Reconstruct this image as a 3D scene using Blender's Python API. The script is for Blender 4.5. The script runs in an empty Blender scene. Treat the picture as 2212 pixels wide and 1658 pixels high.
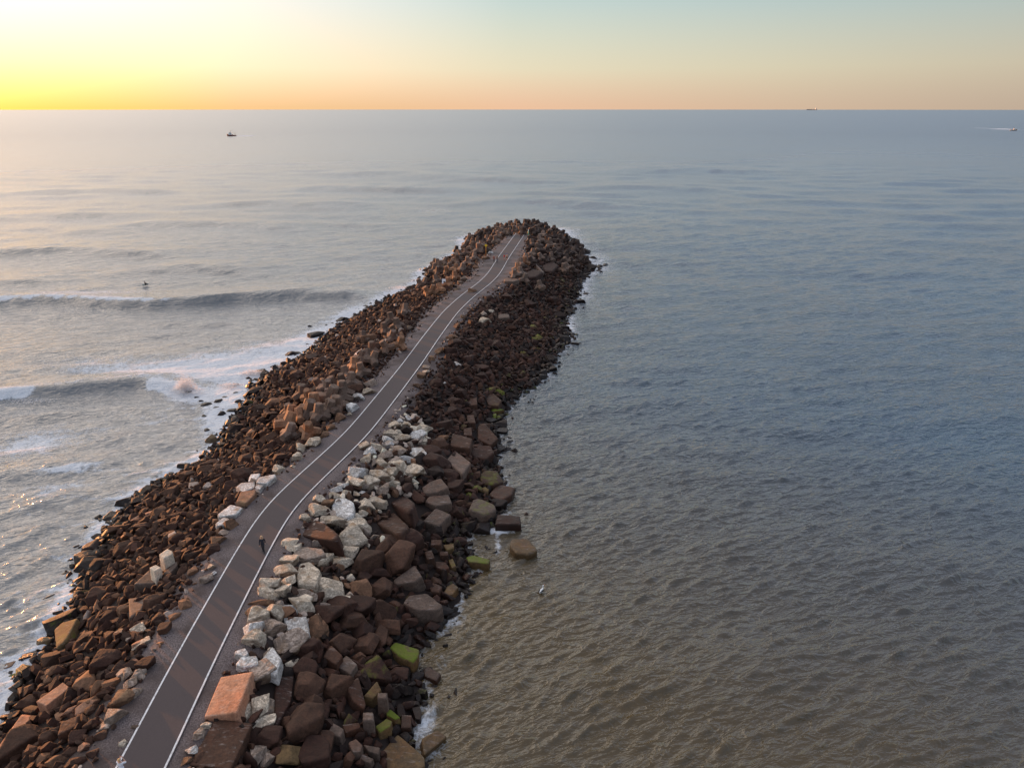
import bpy, bmesh, math, random
import numpy as np
from mathutils import Vector, Matrix
R = math.radians
rng = np.random.default_rng(11)
random.seed(5)
scn = bpy.context.scene
COL = scn.collection
H = 43.0                       # drone above the sea, metres
ZP = 5.0                       # top of the breakwater
PITCH = R(21.0)
FPX = 1550.0                   # focal length for a 2211 px wide picture
SUN_AZ, SUN_EL = R(-50), R(2.7)

# ------------------------------------------------------------------ camera
cam = bpy.data.cameras.new('camera'); cam.sensor_width = 36; cam.lens = FPX / 2211 * 36
cam.clip_start = 0.5; cam.clip_end = 80000
co = bpy.data.objects.new('camera', cam); COL.objects.link(co)
co.location = (0, 0, H); co.rotation_euler = (R(90) - PITCH, 0, 0)
scn.camera = co
scn.view_settings.view_transform = 'Standard'; scn.view_settings.look = 'None'
scn.view_settings.exposure = 0.25; scn.view_settings.gamma = 1.0
scn.cycles.max_bounces = 6

FW = np.array([0, math.cos(PITCH), -math.sin(PITCH)]); UP = np.array([0, math.sin(PITCH), math.cos(PITCH)])
CAM = np.array([0, 0, H])
def ray(px, py):
    return FW + np.array([(px - 1105.5) / FPX, 0, 0]) - (py - 829) / FPX * UP
def at(px, py, z=0.0):                     # a point of the photograph (2211 px wide) on the level z
    d = ray(px, py); t = (z - H) / d[2]
    return CAM + d * t
def project(p):
    q = np.asarray(p) - CAM; w = q @ FW
    return 1105.5 + FPX * q[0] / w, 829 - FPX * (q @ UP) / w, w

# ------------------------------------------------------------------ node helpers
class NT:
    def __init__(s, tree): s.t = tree
    def n(s, typ, ins=None, **kw):
        nd = s.t.nodes.new(typ)
        for k, v in kw.items(): setattr(nd, k, v)
        for k, v in (ins or {}).items(): s.set(nd, k, v)
        return nd
    def set(s, nd, k, v):
        sock = nd.inputs[k]
        if isinstance(v, bpy.types.NodeSocket): s.t.links.new(v, sock)
        elif isinstance(v, bpy.types.Node): s.t.links.new(v.outputs[0], sock)
        else: sock.default_value = v
    def math(s, op, a, b=None, c=None, clamp=False):
        nd = s.t.nodes.new('ShaderNodeMath'); nd.operation = op; nd.use_clamp = clamp
        for i, v in enumerate((a, b, c)):
            if v is not None: s.set(nd, i, v)
        return nd.outputs[0]
    def mix(s, f, a, b, blend='MIX'):
        nd = s.t.nodes.new('ShaderNodeMix'); nd.data_type = 'RGBA'; nd.blend_type = blend
        s.set(nd, 0, f); s.set(nd, 6, a); s.set(nd, 7, b)
        return nd.outputs[2]
    def ramp(s, f, stops, interp='LINEAR'):
        nd = s.t.nodes.new('ShaderNodeValToRGB'); nd.color_ramp.interpolation = interp
        e = nd.color_ramp.elements
        while len(e) < len(stops): e.new(0.5)
        for el, (p, c) in zip(e, stops):
            el.position = p; el.color = (c, c, c, 1) if isinstance(c, (int, float)) else (*c[:3], 1)
        s.set(nd, 0, f)
        return nd.outputs[0]
    def maprange(s, v, a, b, c=0.0, d=1.0, smooth=False):
        nd = s.t.nodes.new('ShaderNodeMapRange'); nd.clamp = True
        if smooth: nd.interpolation_type = 'SMOOTHSTEP'
        for i, x in enumerate((v, a, b, c, d)): s.set(nd, i, x)
        return nd.outputs[0]
    def noise(s, vec, scale, detail=3, rough=0.55, dist=0.0):
        nd = s.n('ShaderNodeTexNoise', {'Scale': scale, 'Detail': detail, 'Roughness': rough, 'Distortion': dist})
        if vec is not None: s.set(nd, 'Vector', vec)
        return nd.outputs[0]

def srgb(r, g, b):
    f = lambda c: (c / 255 / 12.92) if c <= 10 else ((c / 255 + .055) / 1.055) ** 2.4
    return (f(r), f(g), f(b))

# ------------------------------------------------------------------ sky and sun
w = bpy.data.worlds.new('World'); scn.world = w; w.use_nodes = True
w.node_tree.nodes.clear(); T = NT(w.node_tree)
tc = T.n('ShaderNodeTexCoord'); sep = T.n('ShaderNodeSeparateXYZ', {0: tc.outputs['Generated']})
zc = T.math('MAXIMUM', sep.outputs[2], 0.001)
vec = T.n('ShaderNodeCombineXYZ', {0: sep.outputs[0], 1: sep.outputs[1], 2: zc})
sky = T.n('ShaderNodeTexSky', {0: vec}, sky_type='NISHITA', sun_disc=False, sun_elevation=SUN_EL, sun_rotation=SUN_AZ,
          altitude=0, air_density=1.0, dust_density=2.0, ozone_density=1.0)
bg = T.n('ShaderNodeBackground', {0: sky.outputs[0], 1: 0.07})
# pale evening veil over the Nishita sky: one colour ramp round the horizon for each of three heights, then the upper dome
hl = T.math('SQRT', T.math('ADD', T.math('MULTIPLY', sep.outputs[0], sep.outputs[0]), T.math('MULTIPLY', sep.outputs[1], sep.outputs[1])))
u = T.math('ADD', T.math('MULTIPLY', sep.outputs[0], math.sin(SUN_AZ)), T.math('MULTIPLY', sep.outputs[1], math.cos(SUN_AZ)))
u = T.math('MULTIPLY_ADD', T.math('DIVIDE', u, T.math('MAXIMUM', hl, 1e-4)), 0.5, 0.5)
low = T.ramp(u, [(0.0, (.34, .33, .36)), (.539, (.50, .40, .31)), (.674, (.63, .47, .34)), (.821, (.80, .52, .35)), (.931, (.80, .54, .28)), (.984, (.80, .64, .15))])
mid = T.ramp(u, [(0.0, (.34, .36, .42)), (.539, (.49, .45, .37)), (.674, (.57, .54, .43)), (.821, (.63, .61, .49)), (.931, (.80, .72, .58)), (.984, (.86, .80, .52))])
top = T.ramp(u, [(0.0, (.30, .38, .46)), (.539, (.31, .41, .45)), (.674, (.35, .46, .50)), (.821, (.40, .52, .55)), (.931, (.70, .74, .78)), (.984, (.9, .9, 1.0))])
upper = T.ramp(u, [(0.0, (.36, .42, .54)), (.45, (.42, .50, .68)), (.6, (.64, .72, .92)), (.75, (.86, .90, 1.0)), (.9, (1.65, 1.5, 1.38)), (1.0, (2.8, 2.35, 1.95))])
el = T.math('MULTIPLY', T.math('ARCSINE', sep.outputs[2]), 180 / math.pi)
c = T.mix(T.maprange(el, 0.0, 2.65), low, mid)
c = T.mix(T.maprange(el, 2.65, 7.1), c, top)
c = T.mix(1.0, c, (.84, .84, .84, 1), 'MULTIPLY')
c = T.mix(T.maprange(el, 7.1, 18), c, T.mix(T.maprange(el, 22, 70), upper, (.36, .38, .45, 1)))
bg2 = T.n('ShaderNodeBackground', {0: c, 1: 1.0})
bgs = T.n('ShaderNodeAddShader', {0: bg, 1: bg2})
wo = T.n('ShaderNodeOutputWorld', {0: bgs})
sd = Vector((math.sin(SUN_AZ) * math.cos(SUN_EL), math.cos(SUN_AZ) * math.cos(SUN_EL), math.sin(SUN_EL)))
sl = bpy.data.lights.new('sun', 'SUN'); sl.energy = 5.0; sl.angle = R(0.5); sl.color = (1.0, 0.38, 0.12)
so = bpy.data.objects.new('sun', sl); COL.objects.link(so); so.rotation_euler = sd.to_track_quat('Z', 'Y').to_euler()
so.location = (-60, 60, 60)
# ------------------------------------------------------------------ breakwater: path, shoulders and slopes
PL = [(267.5,1638),(412,1362.6),(478.6,1246),(506,1198),(557.6,1116),(575.8,1088.8),(636.4,1031),(763.8,915.9),(838.4,823.5),(871.5,784),(914,725.6),(958.8,670),(989.5,643),(1034,610),(1055.5,588.8),(1074.5,558),(1100.4,520),(1115.8,501.5)]
PR = [(355.6,1655),(422,1505),(498.5,1352.5),(565,1219),(594,1161.6),(621.3,1116),(645.5,1085.7),(727.4,1008.4),(776,961.5),(872.7,837.7),(911,784),(961,711.5),(989.6,673.7),(1022.6,640.7),(1062.7,610),(1079,591),(1098,558),(1119.3,528.6),(1132.3,507.4)]
SR = [(925,1700),(925,1658),(912,1570),(930,1500),(905,1420),(965,1340),(1015,1270),(1045,1215),(1010,1165),(1095,1135),(1100,1060),(1080,1000),(1082,960),(1080,915),(1115,870),(1160,840),(1195,790),(1230,735),(1232,700),(1245,650),(1262,610),(1285,580),(1262,555),(1245,522),(1205,495)]
SL = [(-40,1620),(0,1540),(30,1460),(95,1392),(132,1310),(155,1270),(218,1140),(265,1090),(335,1040),(420,1000),(470,950),(515,868),(560,812),(650,768),(700,722),(760,682),(830,645),(912,612),(915,585),(960,560),(1010,535),(1005,515)]
def walk(pts, z): return np.array([at(x, y, z)[:2] for x, y in pts])
def resample(P, step):
    d = np.r_[0, np.cumsum(np.linalg.norm(np.diff(P, axis=0), axis=1))]
    s = np.linspace(0, d[-1], max(2, int(d[-1] / step)))
    return np.c_[np.interp(s, d, P[:, 0]), np.interp(s, d, P[:, 1])]
def smooth(P, k):
    for _ in range(k):
        P = P.copy(); P[1:-1] = (P[:-2] + 2 * P[1:-1] + P[2:]) / 4
    return P
pl = walk(PL, ZP); pr = walk(PR, ZP)
tail = np.array([0.35, -14.0])
pl = np.vstack([pl[0] + tail * 1.6, pl]); pr = np.vstack([pr[0] + tail * 1.6, pr])
pl = smooth(resample(pl, 1.0), 14); pr = smooth(resample(pr, 1.0), 14)
N_ST = 200
pl = resample(pl, 1); pr = resample(pr, 1)
def even(P, n):
    d = np.r_[0, np.cumsum(np.linalg.norm(np.diff(P, axis=0), axis=1))]; s = np.linspace(0, d[-1], n)
    return np.c_[np.interp(s, d, P[:, 0]), np.interp(s, d, P[:, 1])]
mid_line = even((even(pl, 400) + even(pr, 400)) / 2, N_ST)
tg = np.gradient(mid_line, axis=0); tg /= np.linalg.norm(tg, axis=1)[:, None]
nl = np.c_[-tg[:, 1], tg[:, 0]]                        # points to the open-sea side
HALF = 1.5
sl_ = walk(SL, 0); sr_ = walk(SR, 0)
sl_ = np.vstack([[-36, 8], sl_]); sr_ = np.vstack([[-7, 8], sr_])
tipb = np.array([[-4, 277], [3, 284], [11, 283], [18, 274]])
SHORE = np.vstack([sl_, tipb, sr_[::-1]])
def wl(y): return np.interp(y, [0, 100, 150, 190, 215, 250], [2.3, 2.4, 3.2, 4.2, 3.0, 2.0])
def wr(y): return np.interp(y, [0, 60, 100, 150, 172, 190, 205, 225, 250], [1.7, 1.9, 1.7, 1.9, 4.2, 4.6, 3.0, 2.0, 1.6])
CORR = np.vstack([mid_line + nl * (HALF + wl(mid_line[:, 1]))[:, None], [mid_line[-1] + tg[-1] * 3.0], (mid_line - nl * (HALF + wr(mid_line[:, 1]))[:, None])[::-1]])
def seg_dist(X, Y, P, closed=True):
    Q = np.vstack([P, P[:1]]) if closed else P
    best = np.full(X.shape, 1e9)
    for a, b in zip(Q[:-1], Q[1:]):
        d = b - a; L2 = d @ d
        if L2 < 1e-9: continue
        t = np.clip(((X - a[0]) * d[0] + (Y - a[1]) * d[1]) / L2, 0, 1)
        best = np.minimum(best, (X - a[0] - t * d[0]) ** 2 + (Y - a[1] - t * d[1]) ** 2)
    return np.sqrt(best)
def inside(X, Y, P):
    r = np.zeros(X.shape, bool); Q = np.vstack([P, P[:1]])
    for a, b in zip(Q[:-1], Q[1:]):
        if a[1] == b[1]: continue
        c = (a[1] > Y) != (b[1] > Y)
        r ^= c & (X < (b[0] - a[0]) * (Y - a[1]) / (b[1] - a[1]) + a[0])
    return r
GX0, GX1, GY0, GY1, GS = -80, 70, 6, 320, 0.8
gx = np.arange(GX0, GX1, GS); gy = np.arange(GY0, GY1, GS)
GXX, GYY = np.meshgrid(gx, gy)
ins = inside(GXX, GYY, SHORE)
dS = seg_dist(GXX, GYY, SHORE)
C2 = CORR[::3]
dC = np.where(inside(GXX, GYY, C2), 0, seg_dist(GXX, GYY, C2))
frac = dS / (dS + dC + 1e-6)
TERR = np.where(ins, ZP * np.minimum(1, frac * 1.06) ** 0.9 - 0.25 * (dC > 0), -0.7 * dS - 0.25)
SDIST = np.where(ins, -dS, dS)                       # distance to the waterline, negative on the stones
TERR = np.where(dC <= 0, ZP, TERR)
def bil(A, x, y):
    fx = np.clip((np.asarray(x) - GX0) / GS, 0, len(gx) - 1.001); fy = np.clip((np.asarray(y) - GY0) / GS, 0, len(gy) - 1.001)
    i = fx.astype(int); j = fy.astype(int); a = fx - i; b = fy - j
    return A[j, i] * (1 - a) * (1 - b) + A[j, i + 1] * a * (1 - b) + A[j + 1, i] * (1 - a) * b + A[j + 1, i + 1] * a * b
def terr(x, y): return bil(TERR, x, y)
def onto(px, py, lift=0.0):                          # where the line of sight through a pixel meets the slope
    d = ray(px, py); t0 = (ZP + 4 - H) / d[2]; t1 = (-0.3 - H) / d[2]
    for k in range(161):
        t = t0 + (t1 - t0) * k / 160; p = CAM + d * t
        if p[2] <= max(float(terr(p[0], p[1])), -0.2) + lift: break
    return p

def link_mesh(name, verts, faces, mat=None, parent=None, smooth_=True):
    me = bpy.data.meshes.new(name); me.from_pydata([tuple(map(float, v)) for v in verts], [], [tuple(map(int, f)) for f in faces]); me.update()
    if smooth_: me.polygons.foreach_set('use_smooth', [True] * len(me.polygons))
    o = bpy.data.objects.new(name, me); COL.objects.link(o)
    if mat: me.materials.append(mat)
    if parent is not None: o.parent = parent
    return o
def big_mesh(name, V, F, mat):                       # numpy arrays, quads or triangles
    me = bpy.data.meshes.new(name); k = F.shape[1]
    me.vertices.add(len(V)); me.vertices.foreach_set('co', V.astype(np.float32).ravel())
    me.loops.add(F.size); me.loops.foreach_set('vertex_index', F.astype(np.int32).ravel())
    me.polygons.add(len(F)); me.polygons.foreach_set('loop_start', np.arange(0, F.size, k, dtype=np.int32))
    me.update(calc_edges=True); me.polygons.foreach_set('use_smooth', np.ones(len(F), bool))
    o = bpy.data.objects.new(name, me); COL.objects.link(o)
    if mat: me.materials.append(mat)
    return o
def grid_faces(nr, nc):
    i = np.arange((nr - 1) * (nc - 1)); r = i // (nc - 1); c = i % (nc - 1); a = r * nc + c
    return np.c_[a, a + 1, a + nc + 1, a + nc]
def new_mat(name):
    m = bpy.data.materials.new(name); m.use_nodes = True; m.node_tree.nodes.clear(); t = NT(m.node_tree)
    out = t.n('ShaderNodeOutputMaterial'); p = t.n('ShaderNodeBsdfPrincipled'); t.set(out, 0, p)
    return m, t, p
def plain(name, col, rough=0.6, var=0.15, scale=8, metallic=0.0):
    m, t, p = new_mat(name); g = t.n('ShaderNodeTexCoord').outputs['Object']
    n = t.noise(g, scale, 4)
    c = t.mix(t.maprange(n, .3, .7), (*[x * (1 - var) for x in col], 1), (*[min(1, x * (1 + var)) for x in col], 1))
    t.set(p, 'Base Color', c); t.set(p, 'Roughness', rough); t.set(p, 'Metallic', metallic)
    return m

# ---- the sea
def ocean_tile(n, L, lam0, lam1, direction, spread, seed, rms):
    r = np.random.default_rng(seed)
    k = np.fft.fftfreq(n, L / n) * 2 * np.pi; kx, ky = np.meshgrid(k, k); kk = np.hypot(kx, ky) + 1e-9
    lam = 2 * np.pi / kk; th = np.arctan2(ky, kx) - direction
    D = np.abs(np.cos(th)) ** spread
    A = D * kk ** -1.9 * np.exp(-(lam / lam1) ** 4) * np.exp(-(lam0 / lam) ** 4)
    A[0, 0] = 0
    h = np.fft.ifft2(A * (r.normal(size=(n, n)) + 1j * r.normal(size=(n, n)))).real
    return h / h.std() * rms
def tile_at(Hh, L, x, y):
    n = Hh.shape[0]; fx = (x / L * n) % n; fy = (y / L * n) % n
    i = np.floor(fx).astype(int); j = np.floor(fy).astype(int); a = fx - i; b = fy - j; i %= n; j %= n; i2 = (i + 1) % n; j2 = (j + 1) % n
    return Hh[j, i] * (1 - a) * (1 - b) + Hh[j, i2] * a * (1 - b) + Hh[j2, i] * (1 - a) * b + Hh[j2, i2] * a * b
WDIR = R(-72)
NC, = (760,)
azs = np.linspace(R(-56), R(56), NC)
dep = np.concatenate([np.linspace(64, 12, 480), np.linspace(12, 3, 150)[1:], np.linspace(3, 0.4, 60)[1:], [0.3, 0.2, 0.15, 0.105]])
rad = H / np.tan(np.radians(dep)); rad[-1] = 24000
RR, AA = np.meshgrid(rad, azs, indexing='ij')
SX = RR * np.sin(AA); SY = RR * np.cos(AA)
lat = RR * (azs[1] - azs[0]); rstep = np.gradient(rad)[:, None] + 0 * AA
res = np.maximum(lat, rstep * 0.6)
bands = [(ocean_tile(512, 89, 0.6, 1.3, WDIR, 8, 1, 0.026), 89, 0.22), (ocean_tile(512, 171, 0.95, 2.3, WDIR + .12, 8, 2, 0.042), 171, 0.38),
         (ocean_tile(512, 511, 4, 14, WDIR - .05, 3, 3, 0.075), 511, 1.6), (ocean_tile(512, 331, 2.6, 6, WDIR + .05, 6, 5, 0.075), 331, 0.9), (ocean_tile(512, 2111, 14, 40, R(-95), 3, 4, 0.09), 2111, 5.0)]
near_w = np.clip((14 - SX + (SY - 60) * .05) / 30 + .3, 0, 1) * np.clip(1.6 - RR / 110, 0, 1)      # chop turned by the breakwater
alt = [ocean_tile(512, 89, 0.6, 1.3, R(-48), 8, 11, 0.026), ocean_tile(512, 171, 0.95, 2.3, R(-44), 8, 12, 0.042)]
HZ = np.zeros_like(SX)
for n_, (Hh, L, rr) in enumerate(bands):
    q_ = tile_at(Hh, L, SX, SY) * (np.clip(RR / 110 - .6, 0, 1) if L == 331 else (1 + 2.2 * np.clip(RR / 250 - .6, 0, 1) if L == 2111 else 1)); s_ = Hh.std() * 1.3
    if n_ < 2: q_ = q_ * np.sqrt(1 - near_w) + tile_at(alt[n_], L, SX, SY) * np.sqrt(near_w)
    HZ += (s_ * (np.exp(np.clip(q_ / s_, -4, 1.6)) - 1) if L < 200 else q_) * np.clip(2.0 - res / rr, 0, 1)
BAND3 = tile_at(bands[2][0], 511, SX + 40, SY) * np.clip(2.0 - res / 1.6, 0, 1)
# open-sea side of the breakwater: 1, harbour side: 0
side_x = np.interp(SY, mid_line[:, 1], mid_line[:, 0])
sea_side = 1 / (1 + np.exp(np.clip((SX - side_x - 2) / 3.0, -30, 30)))
sea_side = np.where(SY > 245, 1 / (1 + np.exp(np.clip((SX - 8 - (SY - 245) * 0.55) / 14.0, -30, 30))), sea_side)
sdist = np.where((SX > GX0) & (SX < GX1 - 1) & (SY > GY0) & (SY < GY1 - 1), bil(SDIST, SX, SY), 60)
# swell lines: crest in pixels of the photograph laid on the sea, height, width of the front and of the back
SWELL = [
 ([(-60,664),(0,656),(100,651),(200,655),(330,659),(400,655),(500,647),(620,641),(750,640),(850,640)], 1.75, 2.5, 9),
 ([(-60,862),(0,856),(60,850),(130,845),(200,836),(300,829),(380,836),(440,838)], 1.35, 1.9, 6),
 ([(-60,552),(0,546),(100,541),(200,542),(330,550),(460,558)], 1.7, 5, 12),
 ([(200,588),(330,580),(480,577),(640,582)], 1.0, 4.5, 9),
 ([(120,496),(300,484),(480,484),(640,492),(760,498)], 1.5, 7, 15),
 ([(380,447),(560,438),(760,440),(900,447)], 1.6, 9, 19),
 ([(930,446),(1020,436),(1150,434),(1300,440),(1450,448)], 1.7, 8, 18),
 ([(600,378),(760,375),(900,380),(1050,388),(1300,392)], 2.4, 14, 30),
 ([(520,412),(700,405),(900,408),(1150,412)], 1.7, 11, 24),
 ([(1200,372),(1500,366),(1800,374)], 1.8, 16, 36),
 ([(1100,412),(1400,405),(1700,412)], 1.2, 12, 28),
 ([(-60,470),(100,462),(260,466),(380,470)], 1.2, 7, 15),
 ([(-60,612),(60,606),(200,610)], .7, 4, 8),
 ([(0,420),(200,412),(420,416)], 1.4, 10, 22),
 ([(0,1025),(120,1015),(230,1000),(310,975)], 0.45, 1.2, 3.5),
 ([(0,905),(150,893),(300,884),(420,880)], 0.4, 1.6, 3),
 ([(0,985),(140,965),(260,946),(360,932)], 0.35, 1.2, 3),
 ([(0,1110),(130,1075),(260,1040)], 0.30, 1.0, 2.6),
 ([(0,1180),(110,1130),(210,1085)], 0.28, 1.0, 2.4),
 ([(0,1255),(90,1205),(170,1165)], 0.26, 1.0, 2.2),
 ([(0,1370),(60,1330),(120,1290)], 0.22, 0.8, 2.0),
]
crestfoam = np.zeros_like(SX)
HZ += 0.9 * BAND3 * sea_side * np.clip(2 - RR / 200, 0, 1)
wob = tile_at(bands[3][0], 700, SX, SY) * 14 + tile_at(bands[2][0], 150, SX, SY) * 5
for n_, (pts, amp, fr, bk) in enumerate(SWELL):
    P = np.array([at(x, y, 0.3)[:2] for x, y in pts]); yy = np.interp(SX, P[:, 0], P[:, 1])
    t = SY - yy + np.clip(wob, -3, 3) * fr * 0.10
    e = np.clip((SX - P[0, 0]) / (fr * 5) + (2 if pts[0][0] <= 0 else 0), 0, 1) * np.clip((P[-1, 0] - SX) / (fr * 5), 0, 1)
    e = e * e * (3 - 2 * e)
    g = np.where(t < 0, np.exp(-(t / fr) ** 2), np.exp(-(t / bk) ** 2))
    HZ += amp * e * g
    if n_ == 0: crestfoam += np.exp(-((t - 0.15) / 0.75) ** 2) * np.clip((at(400, 655)[0] - SX) / 6, 0, 1) * 0.95 + 0.32 * np.exp(-((t - 2.5) / 3) ** 2) * np.clip((at(330, 655)[0] - SX) / 10, 0, 1)
    if n_ == 1:
        xa, xb, xc = at(95, 850)[0], at(318, 835)[0], at(430, 838)[0]
        m = np.clip((xa - SX) / 1.5, 0, 1) + np.clip((SX - xb) / 1.5, 0, 1) * np.clip((xc - SX) / 2 + 1, 0, 1)
        crestfoam += np.exp(-((t + 1.0) / 1.3) ** 2) * m * 1.2 + 0.40 * np.exp(-((t - 1.2) / 1.3) ** 2) * e
    if n_ == 14: crestfoam += 0.5 * np.exp(-((t + .2) / .7) ** 2) * e * np.clip((SX - at(60, 1020)[0]) / 3, 0, 1)
far = np.clip(1 - RR / 3000, 0, 1)
HZ *= np.clip(rad / 40, 0.5, 1)[:, None] * far ** 0.5
# foam
foam = crestfoam
shore_w = np.interp(SY, [20, 50, 75, 95, 105, 118, 135, 150, 165, 190, 240, 300], [2.2, 1.8, 2.4, 2.5, 7, 9, 8, 6, 5, 3, 3.5, 5])
d0 = np.maximum(sdist, 0)
foam += sea_side * (0.62 * np.exp(-(d0 / shore_w) ** 1.3) )
foam += (1 - sea_side) * (0.32 * np.exp(-(d0 / np.interp(SY, [20, 60, 100, 150, 200, 240], [1.3, .8, 0.8, 1.4, 3, 3.5])) ** 1.2))
def blob(px, py, rx, ry, a, rot=0.0, z=0.0):
    p = at(px, py, z); ex = at(px + rx, py, z); ey = at(px, py - ry, z)
    ax = np.linalg.norm(ex - p); ay = np.linalg.norm(ey - p)
    dx = SX - p[0]; dy = SY - p[1]; c, s = math.cos(rot), math.sin(rot)
    return a * np.exp(-(((dx * c + dy * s) / ax) ** 2 + ((-dx * s + dy * c) / ay) ** 2))
for b in [(560,775,150,38,.32),(330,800,190,16,.38),(440,790,90,26,.28),(200,780,220,22,.33),(690,735,45,22,.5),(100,950,140,36,.36),(40,970,60,25,.3),(180,1020,110,10,.28),(90,1060,130,18,.32),(420,855,55,14,.6),
          (480,900,45,28,.45),(340,900,70,20,.25),(250,635,180,10,.35),(120,635,110,7,.3),(1300,560,40,40,.33),(1275,640,38,48,.27),(1235,720,40,40,.25),(1195,810,30,24,.2),(930,600,50,12,.35),(880,630,60,14,.35),(1010,520,40,14,.3),(1240,500,50,14,.25),
          (1075,1175,10,26,.5),(1085,1150,42,4,.5),(1160,1020,35,40,.20),(985,1340,30,40,.24),(955,1430,22,26,.24),(920,1560,26,40,.26),(1105,950,20,60,.2),(960,1610,30,30,.22),
          (530,294,26,1.6,.7),(2160,279,26,2.2,.75),(930,455,70,14,.28),(700,455,170,10,.12),(250,1130,20,30,.3),(150,1300,14,40,.3),(60,1430,40,20,.3)]:
    foam += blob(*b)
stk = tile_at(bands[2][0], 511, SX * .55 + 90, SY * 1.1); stk = np.exp(-(stk / (.30 * stk.std())) ** 2)
foam += sea_side * stk * .34 * np.exp(-d0 / 26) * np.clip(1.6 - RR / 150, 0, 1)
foam = np.clip(foam, 0, 1.4)
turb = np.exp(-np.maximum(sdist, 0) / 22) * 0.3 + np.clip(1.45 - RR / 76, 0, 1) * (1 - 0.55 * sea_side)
lr = np.clip(np.log(RR / 55) / np.log(1500 / 55), 0, 1)
roughn = 0.045 + 0.29 * lr ** 1.3 + 0.12 * sea_side * (1 - lr)
milk = sea_side * np.exp(-np.maximum(sdist, 0) / 60) * np.exp(-np.maximum(RR - 140, 0) / 120)
V = np.stack([SX, SY, HZ], -1).reshape(-1, 3)
m, t, p = new_mat('sea_water')
geo = t.n('ShaderNodeNewGeometry').outputs['Position']
fo = t.n('ShaderNodeAttribute', attribute_name='foam').outputs['Fac']
tu = t.n('ShaderNodeAttribute', attribute_name='silt_flare').outputs['Fac']
mp = t.n('ShaderNodeMapping', {0: t.n('ShaderNodeMapping', {0: geo, 'Rotation': (0, 0, -WDIR)}), 'Scale': (1.0, 0.42, 1.0)})
flat = t.n('ShaderNodeMapping', {0: geo, 'Scale': (1, 1, 0)})
n1 = t.noise(mp, 4.2, 2, .6, .3); n2 = t.noise(mp, 1.35, 3, .6, .4)
n3 = t.noise(mp, 0.75, 3, .55, .5); rid = t.math('SUBTRACT', 1.0, t.math('ABSOLUTE', t.math('MULTIPLY_ADD', n3, 2.0, -1.0)))
rid = t.math('POWER', rid, 4.0)
hgt = t.math('ADD', t.math('ADD', t.math('MULTIPLY', n1, 0.12), t.math('MULTIPLY', n2, 0.40)), t.math('MULTIPLY', rid, 0.24))
lace1 = t.noise(flat, 0.55, 6, .65, 1.2); vor = t.n('ShaderNodeTexVoronoi', {'Scale': 1.1, 'Detail': 2.0}, feature='DISTANCE_TO_EDGE')
nv = t.n('ShaderNodeTexNoise', {'Vector': flat, 'Scale': 0.8, 'Detail': 4.0})
t.set(vor, 'Vector', t.n('ShaderNodeVectorMath', {0: flat, 1: t.n('ShaderNodeVectorMath', {0: nv.outputs[1], 'Scale': 2.5}, operation='SCALE').outputs[0]}, operation='ADD').outputs[0])
lace = t.math('ADD', t.math('MULTIPLY', lace1, 0.75), t.math('MULTIPLY', t.maprange(vor.outputs[0], 0.0, 0.28, 1.0, 0.0), 0.30))
fm = t.math('SUBTRACT', t.math('ADD', fo, t.math('MULTIPLY', lace, t.maprange(fo, .04, .2))), 0.86)
fmask = t.maprange(fm, 0.0, 0.30, 0, 0.93, True)
deep = (.026, .058, .092, 1); silt_flare = (.080, .051, .015, 1)  # silty brown near water, pushed golden to paint in the lens flare glow
wc = t.mix(tu, deep, silt_flare)
wc = t.mix(t.maprange(t.noise(flat, 0.02, 3), .35, .65, 0, .35), wc, (.036, .044, .052, 1))
ml_ = t.n('ShaderNodeAttribute', attribute_name='milk').outputs['Fac']; ro = t.n('ShaderNodeAttribute', attribute_name='ripple').outputs['Fac']
wc = t.mix(t.math('MULTIPLY', ml_, t.maprange(lace1, .3, .7, .35, .9)), wc, (.28, .28, .28, 1))
b1 = t.n('ShaderNodeBump', {'Strength': 1.0, 'Distance': 0.55, 'Height': hgt})
b2_ = t.n('ShaderNodeBump', {'Strength': 0.8, 'Distance': 0.6, 'Height': t.math('MULTIPLY', fmask, lace1), 'Normal': b1})
# light scattered back by the silt below the surface does not feel the ripples; foam and the mirror of the sky do
up_ = t.n('ShaderNodeCombineXYZ', {0: 0, 1: 0, 2: 1})
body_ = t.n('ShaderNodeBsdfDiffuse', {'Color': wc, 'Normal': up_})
t.set(p, 'Base Color', (0, 0, 0, 1)); t.set(p, 'Roughness', ro); t.set(p, 'IOR', 1.50); t.set(p, 'Normal', b1)
wat = t.n('ShaderNodeAddShader', {0: p, 1: body_})
fom = t.n('ShaderNodeBsdfDiffuse', {'Color': (.70, .72, .76, 1), 'Normal': b2_})
t.set([n for n in t.t.nodes if n.type == 'OUTPUT_MATERIAL'][0], 0, t.n('ShaderNodeMixShader', {0: fmask, 1: wat, 2: fom}))
SEA_MAT = m
sea = big_mesh('sea', V, grid_faces(len(rad), NC), m)
for nm, arr in (('foam', foam), ('silt_flare', turb), ('milk', milk), ('ripple', roughn)):
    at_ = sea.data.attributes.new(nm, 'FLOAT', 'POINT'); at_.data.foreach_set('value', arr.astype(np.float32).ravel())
sea['kind'] = 'structure'
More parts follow.
